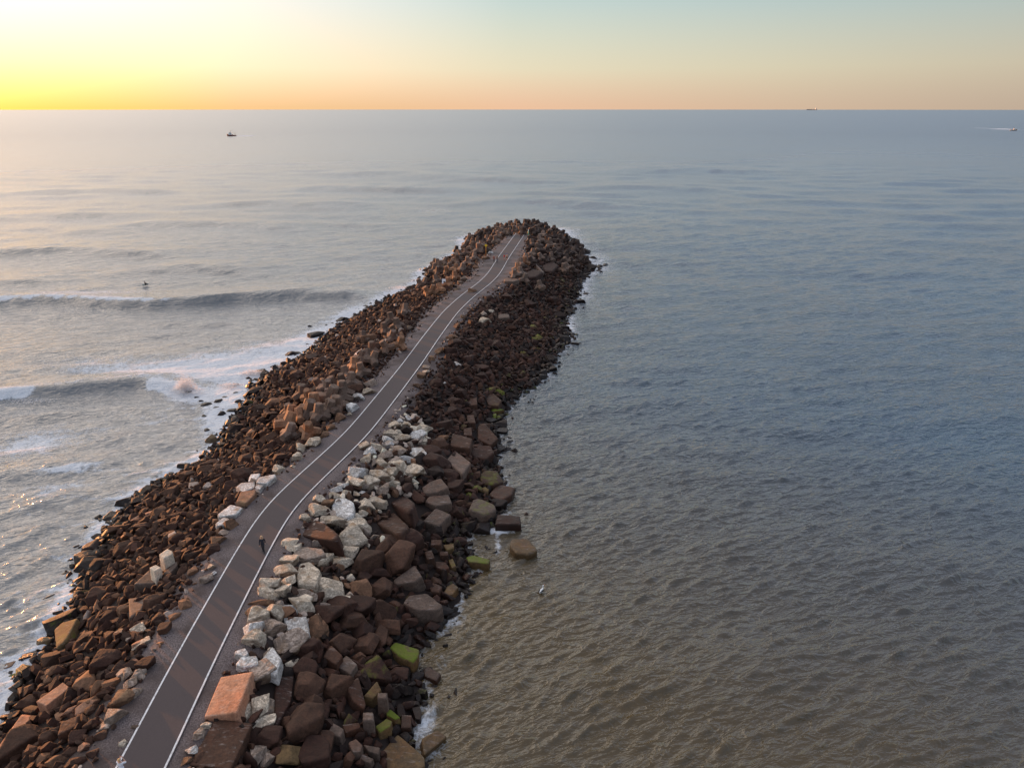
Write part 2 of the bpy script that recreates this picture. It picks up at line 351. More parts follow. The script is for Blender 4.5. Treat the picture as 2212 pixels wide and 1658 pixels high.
# ---- ground of the breakwater
m, t, p = new_mat('breakwater_ground')
geo = t.n('ShaderNodeNewGeometry').outputs['Position']
n = t.noise(geo, 0.35, 5, .6); n_f = t.noise(geo, 9, 4, .7)
zz = t.n('ShaderNodeSeparateXYZ', {0: geo}).outputs[2]
grav = t.mix(t.maprange(n_f, .35, .68), (.036, .026, .025, 1), (.24, .195, .195, 1))
grav = t.mix(t.maprange(n, .42, .66), grav, (.060, .042, .039, 1))
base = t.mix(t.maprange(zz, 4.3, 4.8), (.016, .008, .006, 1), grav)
t.set(p, 'Base Color', base); t.set(p, 'Roughness', 0.95)
t.set(p, 'Normal', t.n('ShaderNodeBump', {'Strength': .7, 'Distance': .06, 'Height': n_f}))
gi = np.where((TERR > -4))
V0 = np.stack([GXX, GYY, TERR - 0.12 * rng.random(TERR.shape) * (dC > 0)], -1).reshape(-1, 3)
F0 = grid_faces(len(gy), len(gx)); keep = (TERR.ravel() > -5)[F0].all(1)
g_ = big_mesh('ground', V0, F0[keep], m); g_['kind'] = 'structure'
# ---- path with its two painted edge lines
m, t, p = new_mat('asphalt')
geo = t.n('ShaderNodeNewGeometry').outputs['Position']
na = t.noise(geo, 26, 4, .7); nb = t.noise(geo, .5, 4, .6)
c = t.mix(t.maprange(na, .3, .7), (.045, .034, .036, 1), (.077, .059, .061, 1)); c = t.mix(t.maprange(nb, .4, .7, 0, .2), c, (.072, .053, .055, 1))
t.set(p, 'Base Color', c); t.set(p, 'Roughness', .85); t.set(p, 'Normal', t.n('ShaderNodeBump', {'Strength': .4, 'Distance': .01, 'Height': na}))
def strip(name, c0, c1, z0, thick, mat, parent=None):   # a ribbon between two offsets of the middle line
    n = len(mid_line); a = mid_line + nl * c0; b = mid_line + nl * c1
    V = [(*q, z0) for q in a] + [(*q, z0 + thick) for q in a] + [(*q, z0 + thick) for q in b] + [(*q, z0) for q in b]
    F = []
    for i in range(n - 1):
        for k in range(3): F.append((k * n + i, k * n + i + 1, (k + 1) * n + i + 1, (k + 1) * n + i))
    F += [(0, n, 2 * n, 3 * n), (n - 1, 4 * n - 1, 3 * n - 1, 2 * n - 1)]
    return link_mesh(name, V, F, mat, parent, False)
path = strip('path', HALF + .12, -HALF - .12, ZP - .1, .16, m); path['kind'] = 'structure'
ml, t, p = new_mat('line_paint')
geo = t.n('ShaderNodeNewGeometry').outputs['Position']
wear = t.math('MULTIPLY', t.maprange(t.noise(geo, 5, 5, .7), .46, .72), .75)
t.set(p, 'Base Color', t.mix(wear, (.70, .70, .72, 1), (.2, .17, .17, 1))); t.set(p, 'Roughness', .7)
for s in (1, -1):
    e = strip('edge_line', s * HALF + .062, s * HALF - .062, ZP + .061, .006, ml, path)
# ------------------------------------------------------------------ stones: shapes
def ico(level):
    bm = bmesh.new(); bmesh.ops.create_icosphere(bm, subdivisions=level, radius=1)
    v = np.array([q.co[:] for q in bm.verts]); f = np.array([[q.index for q in fc.verts] for fc in bm.faces]); bm.free()
    return v, f
ICO = {k: ico(k) for k in (1, 2, 3, 4, 5, 6)}
def lumps(D, r, freq, n=7):
    K = r.normal(size=(n, 3)) * freq; ph = r.random(n) * 6.28
    return np.sin(D @ K.T + ph).sum(1) / n
def convex(dirs, N, d, p):                             # radial distance to a rounded convex body
    q = np.maximum(dirs @ N.T, 0) / d
    return (q ** p).sum(1) ** (-1 / p)
def rock_shape(seed, level=3, cuts=14, p=16, rough=.035):
    r = np.random.default_rng(seed); D, F = ICO[level]
    N = r.normal(size=(cuts, 3)); N /= np.linalg.norm(N, axis=1)[:, None]
    N = np.vstack([N, np.eye(3), -np.eye(3)]); d = np.r_[r.uniform(.52, .98, cuts), np.full(6, .95)]
    rad_ = convex(D, N, d, p) * (1 + rough * lumps(D, r, 4) + rough * .6 * lumps(D, r, 11) + rough * .35 * lumps(D, r, 24))
    V = D * rad_[:, None]; V -= (V.max(0) + V.min(0)) / 2; V /= np.abs(V).max(0)
    return V, F
def mesh_np(name, V, F, smooth_=True):
    me = bpy.data.meshes.new(name); k = F.shape[1]
    me.vertices.add(len(V)); me.vertices.foreach_set('co', V.astype(np.float32).ravel())
    me.loops.add(F.size); me.loops.foreach_set('vertex_index', F.astype(np.int32).ravel())
    me.polygons.add(len(F)); me.polygons.foreach_set('loop_start', np.arange(0, F.size, k, dtype=np.int32)); me.update(calc_edges=True)
    me.polygons.foreach_set('use_smooth', np.full(len(F), smooth_))
    return me
# ---- stone materials: the tint and the share of algae come with each stone
def stone_mat(name, source, kind):
    m, t, p = new_mat(name)
    if source == 'object':
        oi = t.n('ShaderNodeObjectInfo'); tint, alg, rnd = oi.outputs['Color'], oi.outputs['Alpha'], oi.outputs['Random']
    else:
        a = t.n('ShaderNodeAttribute', attribute_name='tint'); tint, alg, rnd = a.outputs['Color'], a.outputs['Alpha'], a.outputs['Alpha']
    gn = t.n('ShaderNodeNewGeometry'); geo = gn.outputs['Position']
    off = t.n('ShaderNodeVectorMath', {0: geo, 1: t.n('ShaderNodeCombineXYZ', {0: t.math('MULTIPLY', rnd, 90), 1: t.math('MULTIPLY', rnd, 50), 2: 0})}, operation='ADD').outputs[0]
    z = t.n('ShaderNodeSeparateXYZ', {0: geo}).outputs[2]; nz = t.n('ShaderNodeSeparateXYZ', {0: gn.outputs['Normal']}).outputs[2]
    big = t.noise(off, 0.9, 4, .65, .6); fine = t.noise(off, 6, 6, .78)
    c = t.mix(1.0, tint, t.ramp(big, [(.25, .55), (.5, 1.0), (.78, 1.5)]), 'MULTIPLY')
    c = t.mix(1.0, c, t.ramp(fine, [(.32, .58), (.68, 1.36)]), 'MULTIPLY')
    if kind == 'pale':
        mp = t.n('ShaderNodeMapping', {0: off, 'Rotation': (.5, .3, .8), 'Scale': (1, 1, 2.6)})
        vein = t.noise(mp, 1.1, 6, .72, 2.2)
        crack = t.maprange(t.math('ABSOLUTE', t.math('SUBTRACT', vein, .5)), 0.0, .05, 1, 0)
        c = t.mix(t.math('MULTIPLY', crack, .55), c, (.14, .085, .055, 1))
        c = t.mix(t.maprange(t.noise(off, .7, 3, .6), .54, .70, 0, .75), c, (.32, .20, .11, 1))
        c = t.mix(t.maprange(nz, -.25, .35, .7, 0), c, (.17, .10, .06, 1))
    if kind == 'concrete':
        lime = t.math('MULTIPLY', t.maprange(t.noise(t.n('ShaderNodeMapping', {0: off, 'Rotation': (.2, .1, .5), 'Scale': (1.4, 5, 1.4)}), .8, 5, .7, .5), .56, .72), t.maprange(nz, .35, .8))
        c = t.mix(t.math('MULTIPLY', lime, .45), c, (.42, .38, .36, 1))
        rust = t.maprange(t.noise(off, .45, 4, .6), .5, .7, 0, .5); c = t.mix(rust, c, t.mix(1, c, (1.0, .62, .42, 1), 'MULTIPLY'))
    wet = t.maprange(t.math('ADD', z, t.math('MULTIPLY', big, 1.2)), .9, 1.9, 1, 0)
    c = t.mix(t.math('MULTIPLY', wet, .55), c, t.mix(1, c, (.34, .26, .20, 1), 'MULTIPLY'))
    am = t.math('MULTIPLY', t.math('MULTIPLY', t.maprange(t.math('ADD', nz, t.math('MULTIPLY', t.math('SUBTRACT', big, .5), 2.2)), .28, .72), t.maprange(t.math('MULTIPLY_ADD', alg, .62, t.math('MULTIPLY', big, .75)),   .58, .84)), t.maprange(alg, .02, .12))
    c = t.mix(am, c, t.mix(fine, (.040, .055, .005, 1), (.155, .195, .012, 1)))
    t.set(p, 'Base Color', c); t.set(p, 'Roughness', t.math('MULTIPLY_ADD', wet, -.38, .82)); t.set(p, 'Specular IOR Level', .35)
    mid_ = t.noise(off, 2.2, 4, .6, .4)
    h = t.math('ADD', t.math('MULTIPLY', mid_, .16), t.math('MULTIPLY', fine, .10))
    if kind == 'pale': h = t.math('SUBTRACT', h, t.math('MULTIPLY', crack, .07))
    t.set(p, 'Normal', t.n('ShaderNodeBump', {'Strength': .55 if kind == 'concrete' else .9, 'Distance': .55, 'Height': h}))
    return m
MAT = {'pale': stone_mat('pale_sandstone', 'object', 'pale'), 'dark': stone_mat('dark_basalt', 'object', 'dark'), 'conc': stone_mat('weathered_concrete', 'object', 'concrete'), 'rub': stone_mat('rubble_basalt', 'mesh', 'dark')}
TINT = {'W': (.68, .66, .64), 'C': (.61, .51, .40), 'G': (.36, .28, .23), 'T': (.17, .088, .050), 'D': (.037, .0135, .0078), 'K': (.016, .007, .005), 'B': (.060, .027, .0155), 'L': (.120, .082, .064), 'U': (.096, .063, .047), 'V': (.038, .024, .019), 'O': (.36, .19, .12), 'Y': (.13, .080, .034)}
WORD = {'W': 'white', 'C': 'cream', 'G': 'grey brown', 'T': 'tan', 'D': 'dark brown', 'K': 'blackish', 'B': 'brown', 'L': 'pale grey', 'U': 'brown', 'V': 'dark', 'O': 'orange', 'Y': 'olive tan'}
THINGS = []                 # every stone, with what its label is made of
def register(o, px, py, size, noun, cat, group, words, label=None, mark=None):
    o['category'] = cat; o['group'] = group
    THINGS.append(dict(o=o, px=px, py=py, s=size, noun=noun, words=words, label=label, mark=mark))
    return o
CROP = {'a': (900, 1400, 1.8433), 'b': (700, 1980, 1.682), 'c': (1500, 1500, 3.0143), 'd': (1400, 2050, 2.7637), 'e': (600, 2450, 2.765), 'f': (1200, 2350, 2.691),
        'g': (0, 2400, 2.93), 'h': (400, 1900, 3.015), 'i': (1500, 800, 2.3689), 'j': (1600, 840, 5.5275), 'k': (1860, 820, 5.5275), 'l': (800, 1000, 2.7637), 'm': (0, 1980, 1.682), 'n': (0, 1400, 2.072)}
Q = 2211 / 3956
def cx(c, x, y):
    o = CROP[c]; return (o[0] + x / o[2]) * Q, (o[1] + y / o[2]) * Q
def cs(c, v): return v / CROP[c][2] * Q
SHAPES = {}
def shape_mesh(kind, i, level, **kw):
    k = (kind, i, level)
    if k not in SHAPES: SHAPES[k] = mesh_np(kind, *rock_shape(1000 * level + i * 7 + len(kind), level, **kw))
    return SHAPES[k]
TAKEN = []                  # ground already covered: x, y, radius
def put_rock(c, x, y, wpx, hpx, rot, tint, name='pale_boulder', algae=0.0, lift=.22, label=None, mark=None, flat=.78, level=4):
    px, py = cx(c, x, y) if c else (x, y); w_, h_ = (cs(c, wpx), cs(c, hpx)) if c else (wpx, hpx)
    P = onto(px, py, 0.3); dep_ = (P - CAM) @ FW; sc = dep_ / FPX; v = P - CAM; th = math.asin(-v[2] / np.linalg.norm(v))
    a = w_ * sc / 2; b = h_ * sc / 2 / math.sqrt(math.sin(th) ** 2 + (flat * math.cos(th)) ** 2)
    b = min(b, a * 2.4); cz = flat * (min(a, b) if b > a * .5 else b)
    P = onto(px, py, cz * lift * 1.6)
    mat = MAT['pale'] if name == 'pale_boulder' else MAT['dark']
    big_ = w_ > 30
    me = shape_mesh(name, int(rng.integers(0, 14)), 5, cuts=9 if name == 'pale_boulder' else 10, p=34, rough=.05)
    o = bpy.data.objects.new(name, me); COL.objects.link(o)
    if not me.materials: me.materials.append(mat)
    yaw = math.atan2(math.sin(R(rot)) / math.sin(th), math.cos(R(rot)))
    o.location = P; o.rotation_euler = (float(rng.normal(0, .12)), float(rng.normal(0, .12)), yaw + (math.pi if rng.random() < .5 else 0)); gr = 1.14 if name == 'pale_boulder' else 1.06; o.scale = (a * gr, b * gr, cz * gr)
    k = rng.uniform(.82, 1.15); o.color = (*[min(.85, q * k) for q in TINT[tint]], algae)
    TAKEN.append((P[0], P[1], math.sqrt(a * b) * .8))
    noun = 'boulder' if name != 'pale_boulder' else 'stone'
    sh = 'long' if w_ > 1.9 * h_ else ('upright' if h_ > 1.35 * w_ else ('angular' if rng.random() < .5 else 'rounded'))
    return register(o, px, py, max(w_, h_), noun, 'stone' if noun == 'stone' else 'boulder', 'pale stones along the path' if name == 'pale_boulder' else 'dark boulders on the slopes', [WORD[tint], sh], label, mark)
def put_block(c, pts, th, tint='B', up=.6, tilt=(0, 0), name='concrete_block', algae=0.0, p=26, rough=.012, label=None, mark=None, batter=.04, level=5, noun=None, z=None):
    """top face traced on its own (tilted) plane, th metres thick"""
    pts = [cx(c, *q) if c else q for q in pts]
    mx, my = np.mean(pts, axis=0)
    P0 = onto(mx, my, up) if z is None else at(mx, my, z)
    n = np.array([-tilt[0], -tilt[1], 1.0]); n /= np.linalg.norm(n)
    W = []
    for q in pts:
        d = ray(*q); W.append(CAM + d * ((P0 - CAM) @ n) / (d @ n))
    W = np.array(W); cen = W.mean(0)
    area = sum(np.cross(W[i] - cen, W[(i + 1) % len(W)] - cen) @ n for i in range(len(W)))
    if area < 0: W = W[::-1]
    C0 = cen - n * th / 2; N = [n, -n]; D = [th / 2, th / 2]
    for i in range(len(W)):
        e = W[(i + 1) % len(W)] - W[i]; s = np.cross(e, n); L = np.linalg.norm(s)
        if L < 1e-6: continue
        s = s / L - n * -batter; s /= np.linalg.norm(s); N.append(s); D.append(max(.12, (W[i] - C0) @ s))
    ext = np.array([*np.ptp(W, axis=0)[:2] / 2, th / 2])
    dr, F = ICO[level]; dd = dr * ext; dd /= np.linalg.norm(dd, axis=1)[:, None]
    r_ = np.random.default_rng(int(mx * 31 + my)); rr_ = convex(dd, np.array(N), np.array(D), p)
    rr_ *= 1 + rough * lumps(dr, r_, 5) + rough * .7 * lumps(dr, r_, 13) + rough * .4 * lumps(dr, r_, 30)
    me = mesh_np(name, dd * rr_[:, None], F)
    me.materials.append(MAT['pale'] if name == 'pale_boulder' else (MAT['dark'] if name == 'dark_boulder' else MAT['conc']))
    o = bpy.data.objects.new(name, me); COL.objects.link(o); o.location = C0
    k = rng.uniform(.85, 1.12); o.color = (*[min(.85, q * k) for q in TINT[tint]], algae)
    TAKEN.append((C0[0], C0[1], math.sqrt(ext[0] * ext[1]) * .95))
    w_ = max(np.ptp([q[0] for q in pts]), np.ptp([q[1] for q in pts]))
    noun = noun or {'concrete_block': 'concrete block', 'pale_boulder': 'stone', 'dark_boulder': 'boulder'}[name]
    grp = {'concrete_block': 'concrete blocks on the breakwater', 'pale_boulder': 'pale stones along the path', 'dark_boulder': 'dark boulders on the slopes'}[name]
    sh = {'concrete_block': 'square cut', 'pale_boulder': 'flat topped', 'dark_boulder': 'blunt'}[name]
    if algae > .3: sh = 'green topped'
    return register(o, mx, my, w_, noun, 'block' if name == 'concrete_block' else ('stone' if name == 'pale_boulder' else 'boulder'), grp, [WORD[tint], sh], label, mark)

# ------------------------------------------------------------------ stones seen one by one
# pale stones: crop, x, y, width, height, turn, tint
PALE = '''a 1245 392 70 30 -30 W|a 1190 418 45 35 0 W|a 1230 442 90 30 -10 C|a 1148 448 90 58 0 C|a 1365 470 60 75 -20 C|a 1318 465 45 40 -40 C|a 1300 525 100 85 -30 W|a 1368 562 52 75 0 C|a 1125 503 100 45 0 C|a 1205 540 105 55 10 C|a 1105 552 80 40 0 W|a 1115 590 70 50 0 W
a 1040 607 140 50 -10 C|a 935 603 70 45 20 C|a 978 640 85 65 0 W|a 1083 668 110 65 0 G|a 1185 640 95 70 0 G|a 948 692 75 60 0 C|a 1003 715 50 60 0 G|a 1055 725 90 65 -40 C|a 1140 700 70 45 0 G|a 1245 690 120 50 0 W|a 1180 745 120 80 -15 C|a 1285 770 130 130 40 C|a 905 787 135 90 10 W|a 1050 815 150 90 0 C|a 1135 780 90 65 -30 C
a 968 852 110 85 30 C|a 860 855 75 120 40 C|a 785 882 85 45 -10 W|a 735 907 90 50 0 W|a 800 932 70 45 0 C|a 735 957 90 45 15 C|a 875 938 35 70 15 C|a 928 937 70 45 0 W|a 1150 872 85 50 25 C|a 1070 910 85 90 0 G|a 605 970 75 70 30 C|a 680 1005 80 45 0 T|a 615 1055 150 100 -10 C|a 950 1030 140 90 -20 C|a 1062 1000 70 55 0 C|a 725 1140 190 90 0 C|a 905 1170 150 130 -20 C|a 830 1265 165 150 -30 C
a 612 1285 65 65 0 G|a 410 1295 115 75 15 C|a 445 1327 110 70 20 C|a 765 1345 225 80 -10 C|a 640 1410 140 90 5 C|a 400 1422 110 70 0 C|a 760 1430 150 90 -10 C|a 507 1108 70 55 -35 C|b 680 375 140 80 5 C|b 695 452 105 75 0 C|b 575 468 115 80 0 C|b 565 525 135 75 -10 C|b 665 518 80 80 0 C|b 795 525 175 65 -5 G|b 965 512 160 130 10 C|b 1000 455 100 60 -30 T
b 800 602 150 115 -25 C|b 712 627 100 60 -10 W|b 605 645 120 100 0 C|b 490 665 130 100 20 C|b 520 582 150 35 8 T|b 470 637 90 60 25 T|b 465 760 140 100 -10 W|b 610 750 130 120 0 G|b 490 827 135 95 -10 C|b 690 850 190 150 -20 G|b 525 1052 140 120 -30 G|b 890 752 115 150 15 T|b 430 1282 75 150 10 C|b 512 1252 100 190 12 C|b 578 1275 70 190 5 G|b 536 1376 150 75 20 C|b 165 1385 60 40 0 C|b 125 1442 65 65 0 G|b 75 1545 65 80 40 W|b 40 1612 60 60 0 T|b 487 1580 100 130 0 G|b 567 1602 80 110 0 G
a 330 762 80 80 0 C|a 425 743 35 25 0 C|a 465 677 65 60 0 C|a 480 617 60 60 0 C|a 575 577 100 70 20 C|a 850 325 90 60 30 W|a 890 250 75 65 10 W|a 965 210 85 60 30 C|a 990 147 90 60 20 G|a 830 370 35 25 0 C|a 765 397 70 60 0 T|a 650 520 60 45 10 T|a 700 470 60 45 10 T|h 1485 382 160 140 10 T|h 1265 875 85 70 0 C|h 1268 957 90 45 20 W|h 1200 1020 140 100 15 G|h 1400 480 110 70 0 G|h 1350 565 160 110 15 T|m 800 1495 50 45 0 C|m 875 1395 50 25 0 L|m 955 720 25 22 0 L|m 920 855 110 50 25 C|m 905 770 70 70 45 C|m 785 790 60 60 0 G|m 825 1052 70 65 0 G|m 905 1055 85 65 0 G|m 850 1110 90 70 0 G|m 885 1165 65 80 0 G|m 800 1220 110 90 0 T|m 685 1385 75 70 0 G|m 760 1315 120 95 10 G
i 945 960 50 70 0 C|i 880 1050 80 85 -30 C|i 870 985 70 50 0 G|i 630 1440 80 35 -30 W|i 640 1560 65 25 20 W|i 345 1512 60 40 0 C|i 515 1612 32 28 0 W|i 350 1475 60 40 0 G|i 465 1320 70 55 0 T|i 400 1390 60 50 0 T|i 590 1190 90 50 10 T|i 630 1090 60 50 10 T|i 560 1200 60 40 0 T|i 690 1010 50 40 0 T|i 770 770 80 40 10 T|i 300 1550 70 60 0 T|i 260 1630 60 55 0 T|i 820 630 30 12 0 L|i 575 790 22 18 0 L|i 690 670 60 50 0 L|i 660 700 60 40 10 L|i 895 470 70 40 0 L|i 935 418 45 30 0 W|i 800 555 50 40 0 T|i 770 530 60 45 10 L|i 630 755 30 45 -40 L|i 190 1110 70 45 20 L|i 700 560 50 40 0 L'''
MARKS = {('a', 1300, 525): ('large white stone at the top of the pale heap, beside the dark slope', 'the topmost large white stone'),
 ('a', 905, 787): ('broad whitish stone with a flat top, in the middle of the pale heap', 'the broad whitish stone'),
 ('a', 1285, 770): ('cream stone streaked with brown at the downhill edge of the pale heap', 'the streaked cream stone'),
 ('a', 905, 1170): ('large cracked cream stone between the dark cubes and the white slab', 'the large cracked cream stone'),
 ('a', 830, 1265): ('long cracked cream stone leaning beside the half buried dark block', 'the leaning cracked stone'),
 ('b', 430, 1282): ('narrow pale stone standing on end beside the orange lit slab', 'the narrow standing stone'),
 ('b', 512, 1252): ('tall cream stone standing on end, second from the orange lit slab', 'the tall cream standing stone'),
 ('b', 536, 1376): ('cream stone lying across the top edge of the big dark slab', 'the cream stone on the slab edge'),
 ('b', 75, 1545): ('white stone wedged between the gravel shoulder and the big dark slab', 'the wedged white stone'),
 ('i', 945, 960): ('small upright cream stone alone on the dark slope near the path bend', 'the lone cream stone'),
 ('a', 850, 325): ('long white stone edging the gravel, lower of two beside the armour units', 'the long white kerb stone'),
 ('a', 890, 250): ('pinkish white stone edging the gravel above a long white one', 'the pinkish kerb stone'),
 ('m', 800, 1495): ('lone cream stone lying on the gravel by the walker in white', 'the lone stone by the near walker'),
 ('b', 890, 752): ('tan boulder with a bleached crown at the foot of the pale heap', 'the tan stone with bleached crown'),
 ('i', 630, 1440): ('white sliver of stone lying on the shaded dark slope', 'the white sliver of stone')}
for ln in PALE.replace('\n', '|').split('|'):
    q = ln.split(); k = (q[0], int(q[1]), int(q[2])); lb = MARKS.get(k, (None, None))
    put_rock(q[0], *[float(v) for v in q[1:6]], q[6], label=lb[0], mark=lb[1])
S = lambda c, pts, th, tint, **kw: put_block(c, pts, th, tint, name='pale_boulder', p=18, rough=.035, batter=.12, **kw)
S('a', [(700,1015),(735,965),(800,960),(860,995),(865,1075),(800,1115),(725,1085)], 1.2, 'W', label='largest white stone, many sided, beside the bend in the path', mark='the largest white stone')
S('a', [(925,975),(960,938),(1020,950),(1090,985),(1085,1000),(1000,990)], .8, 'C', label='long cream slab above the dark cubes, edge of the pale heap', mark='the long cream slab')
S('a', [(1255,640),(1275,605),(1345,600),(1380,640),(1375,660),(1320,685)], .8, 'W', label='bright white jagged slab beside the dark concrete cubes at the heap edge', mark='the bright jagged slab')
S('a', [(420,1365),(495,1310),(640,1325),(660,1370),(520,1400)], .8, 'G', label='broad grey brown slab lying in front of the half buried dark block', mark='the broad grey brown slab')
S('b', [(748,400),(770,330),(830,315),(905,370),(880,470),(760,460)], 1.2, 'C', label='big round cream stone with wavy cracks in the lower pale heap', mark='the big wavy cracked stone')
S('b', [(662,680),(812,668),(832,795),(700,785)], .8, 'W', label='square white stone with a yellow stained upper edge', mark='the square white stone')
S('b', [(590,865),(650,945),(620,1055),(560,1030),(515,960)], .9, 'W', up=.9, label='tall bright white stone above the orange lit slab', mark='the tall bright white stone')
S('b', [(345,915),(365,855),(400,855),(420,885),(468,870),(420,935)], .7, 'W', label='white stone with a bitten corner beside the gravel shoulder', mark='the bitten white stone')
S('b', [(355,980),(390,935),(490,925),(500,985),(400,1003)], .7, 'W', label='low bluish white slab just above the orange lit slab', mark='the low bluish slab')
S('a', [(108,845),(125,795),(195,788),(165,840)], .6, 'W', label='flat white slab, upper one of four on the sea side of the path', mark='the upper flat white slab')
S('a', [(163,855),(185,815),(300,793),(305,815),(240,862)], .6, 'W', label='widest flat white slab of the four on the sea side of the path', mark='the widest flat white slab')
S('a', [(22,885),(60,855),(155,850),(150,890),(70,925)], .6, 'W', label='pointed flat white slab, lowest of four on the sea side of the path', mark='the pointed flat white slab')
S('a', [(155,885),(180,870),(215,872),(190,905)], .5, 'W', label='smallest of the four flat white slabs on the sea side')
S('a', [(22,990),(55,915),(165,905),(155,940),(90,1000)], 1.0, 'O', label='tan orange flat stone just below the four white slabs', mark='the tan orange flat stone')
S('h', [(1325,260),(1480,145),(1625,180),(1540,265),(1345,290)], .6, 'W', label='large flat white slab with a diagonal seam beside the gravel shoulder', mark='the seamed white slab')
S('h', [(1300,370),(1400,295),(1465,310),(1420,375),(1320,395)], .6, 'W', label='small flat white slab directly below the seamed white slab', mark='the small flat slab')
# concrete blocks: crop, corners of the top face, thickness
Bk = put_block
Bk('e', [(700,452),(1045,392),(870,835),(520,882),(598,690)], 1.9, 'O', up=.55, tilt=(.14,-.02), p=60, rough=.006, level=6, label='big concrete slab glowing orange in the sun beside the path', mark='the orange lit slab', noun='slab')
Bk('e', [(640,900),(1035,945),(800,1440),(365,1385)], 1.8, 'B', up=.45, tilt=(-.03,0), p=60, rough=.008, level=6, label='big dark flat concrete slab below the orange one', mark='the big dark slab', noun='slab')
Bk('e', [(1330,283),(1500,300),(1452,700),(1280,1010),(1275,620)], 1.5, 'D', up=.3, tilt=(-.2,-.1), rough=.02, label='long dark brown slab leaning downhill of the orange lit slab', mark='the long leaning slab')
Bk('a', [(1350,1130),(1445,1032),(1553,1080),(1468,1165)], 2.2, 'L', up=1.0, label='sharp edged cube with a pale lit top among the dark blocks', mark='the sharp pale topped cube')
Bk('a', [(1515,700),(1580,625),(1695,712),(1640,795)], 1.4, 'L', up=.8, tilt=(-.05,-.1), label='tilted block with a speckled light top near the dark water', mark='the speckled tilted block')
Bk('a', [(1562,502),(1705,540),(1688,612),(1545,592)], 2.2, 'B', up=1.0, label='tall cube with a rust brown lower face near the harbour water', mark='the rust faced cube')
Bk('a', [(1700,590),(1835,588),(1862,640),(1800,690),(1692,665)], 2.4, 'D', up=.9, p=20, rough=.02, label='large dark weathered cube beside the rust faced cube', mark='the large dark cube')
Bk('a', [(1755,805),(1790,765),(1880,765),(1932,850),(1850,872),(1775,850)], 1.7, 'B', up=.8, algae=.4, tilt=(-.15,0), p=14, rough=.02, label='rounded block with a lime green shoulder at the water', mark='the green shouldered block')
Bk('a', [(1822,938),(1888,860),(2008,888),(1988,940),(1905,985)], 1.9, 'B', up=.9, p=16, rough=.02, label='brown block jutting into the water below the green shouldered one', mark='the jutting brown block')
Bk('a', [(1680,1042),(1712,972),(1760,965),(1865,1010),(1880,1055),(1790,1085)], 2.0, 'L', up=1.0, algae=.36, tilt=(-.18,0), p=16, rough=.02, label='stout rounded block with a green stripe down its water side', mark='the green striped block')
Bk('a', [(1880,1078),(2045,1092),(2052,1150),(1868,1150)], 2.0, 'D', up=1.2, p=22, rough=.015, label='dark square block standing in foam at the water edge', mark='the square block in foam')
Bk(None, [cx('a', *q) for q in [(1968,1300),(1985,1252),(2105,1250),(2172,1335),(2110,1368),(2010,1352)]], 1.6, 'Y', z=.75, algae=.2, p=12, rough=.02, label='lone olive tan block standing apart in the water', mark='the lone block in the water')
Bk('a', [(1362,988),(1402,948),(1535,940),(1560,1000),(1440,1022)], 1.6, 'L', up=.9, tilt=(0,.1), label='wide block with a pale streaked top behind the sharp cube', mark='the wide streaked block')
Bk('a', [(1345,890),(1400,848),(1480,820),(1537,890),(1440,928),(1360,930)], 1.6, 'L', up=.8, p=18, rough=.02, tilt=(.1,.1), label='humped block splashed with white on its uphill side', mark='the white splashed block')
Bk('a', [(1155,900),(1297,1000),(1262,1062),(1125,1000)], 1.9, 'D', up=.9, tilt=(.2,-.25), p=40, label='dark tilted cube just below the cream slab', mark='the dark tilted cube')
Bk('a', [(1020,1140),(1118,1040),(1255,1168),(1190,1228)], 1.9, 'B', up=.9, tilt=(.1,-.2), p=40, label='tilted cube with white streaks on its top beside cracked cream stone', mark='the white streaked cube')
Bk('a', [(548,1100),(640,1140),(750,1215),(745,1270),(620,1255),(480,1225)], 1.8, 'D', up=.9, tilt=(.25,0), p=34, label='half buried dark block with a sunlit orange end by the path', mark='the half buried dark block')
Bk('a', [(1745,452),(1792,428),(1890,540),(1835,590),(1745,545)], 1.9, 'B', up=.8, tilt=(-.1,.1), label='tilted brown block at the waterline above the large dark cube', mark='the uppermost tilted block')
Bk('a', [(1640,468),(1698,460),(1705,520),(1645,515)], 1.0, 'B', up=.5)
Bk('a', [(1640,1500),(1660,1380)] if 0 else [(1670,240),(1735,235),(1740,300),(1680,305)], 1.0, 'B', up=.5)
Bk('a', [(1665,375),(1715,370),(1728,430),(1672,430)], 1.4, 'B', up=.7)
Bk('a', [(1795,245),(1850,215),(1915,270),(1890,310),(1820,300)], 1.2, 'B', up=.6, algae=.25)
Bk('d', [(665,222),(740,202),(772,290),(690,300)], 1.6, 'B', up=.9)
Bk('d', [(735,92),(848,96),(840,150),(730,150)], 1.5, 'B', up=.8, label='upright brown block at the head of the cluster of small blocks', mark='the upright cluster block')
Bk('d', [(862,148),(975,136),(978,180),(900,205)], 1.3, 'Y', up=.6, algae=.34)
Bk('d', [(776,322),(890,336),(930,395),(860,420),(782,385)], 1.3, 'B', up=.6, label='grey brown cube in the middle of the cluster of small blocks', mark='the middle cluster cube')
Bk('d', [(822,216),(912,220),(918,262),(835,262)], 1.2, 'B', up=.6)
Bk('d', [(918,310),(964,294),(1002,380),(955,395)], 1.1, 'Y', up=.5, algae=.4)
Bk('d', [(1108,280),(1180,258),(1362,305),(1350,350),(1135,330)], 1.2, 'Y', z=.85, algae=.62, p=18, rough=.02, label='flat block with a mossy green top jutting into the bay', mark='the mossy flat block')
Bk('d', [(325,525),(558,362),(600,420),(640,480),(560,545),(350,570)], 1.8, 'L', up=1.1, tilt=(.15,.2), p=18, rough=.02, label='large wedge block with a bleached upper edge on the harbour slope', mark='the bleached wedge block')
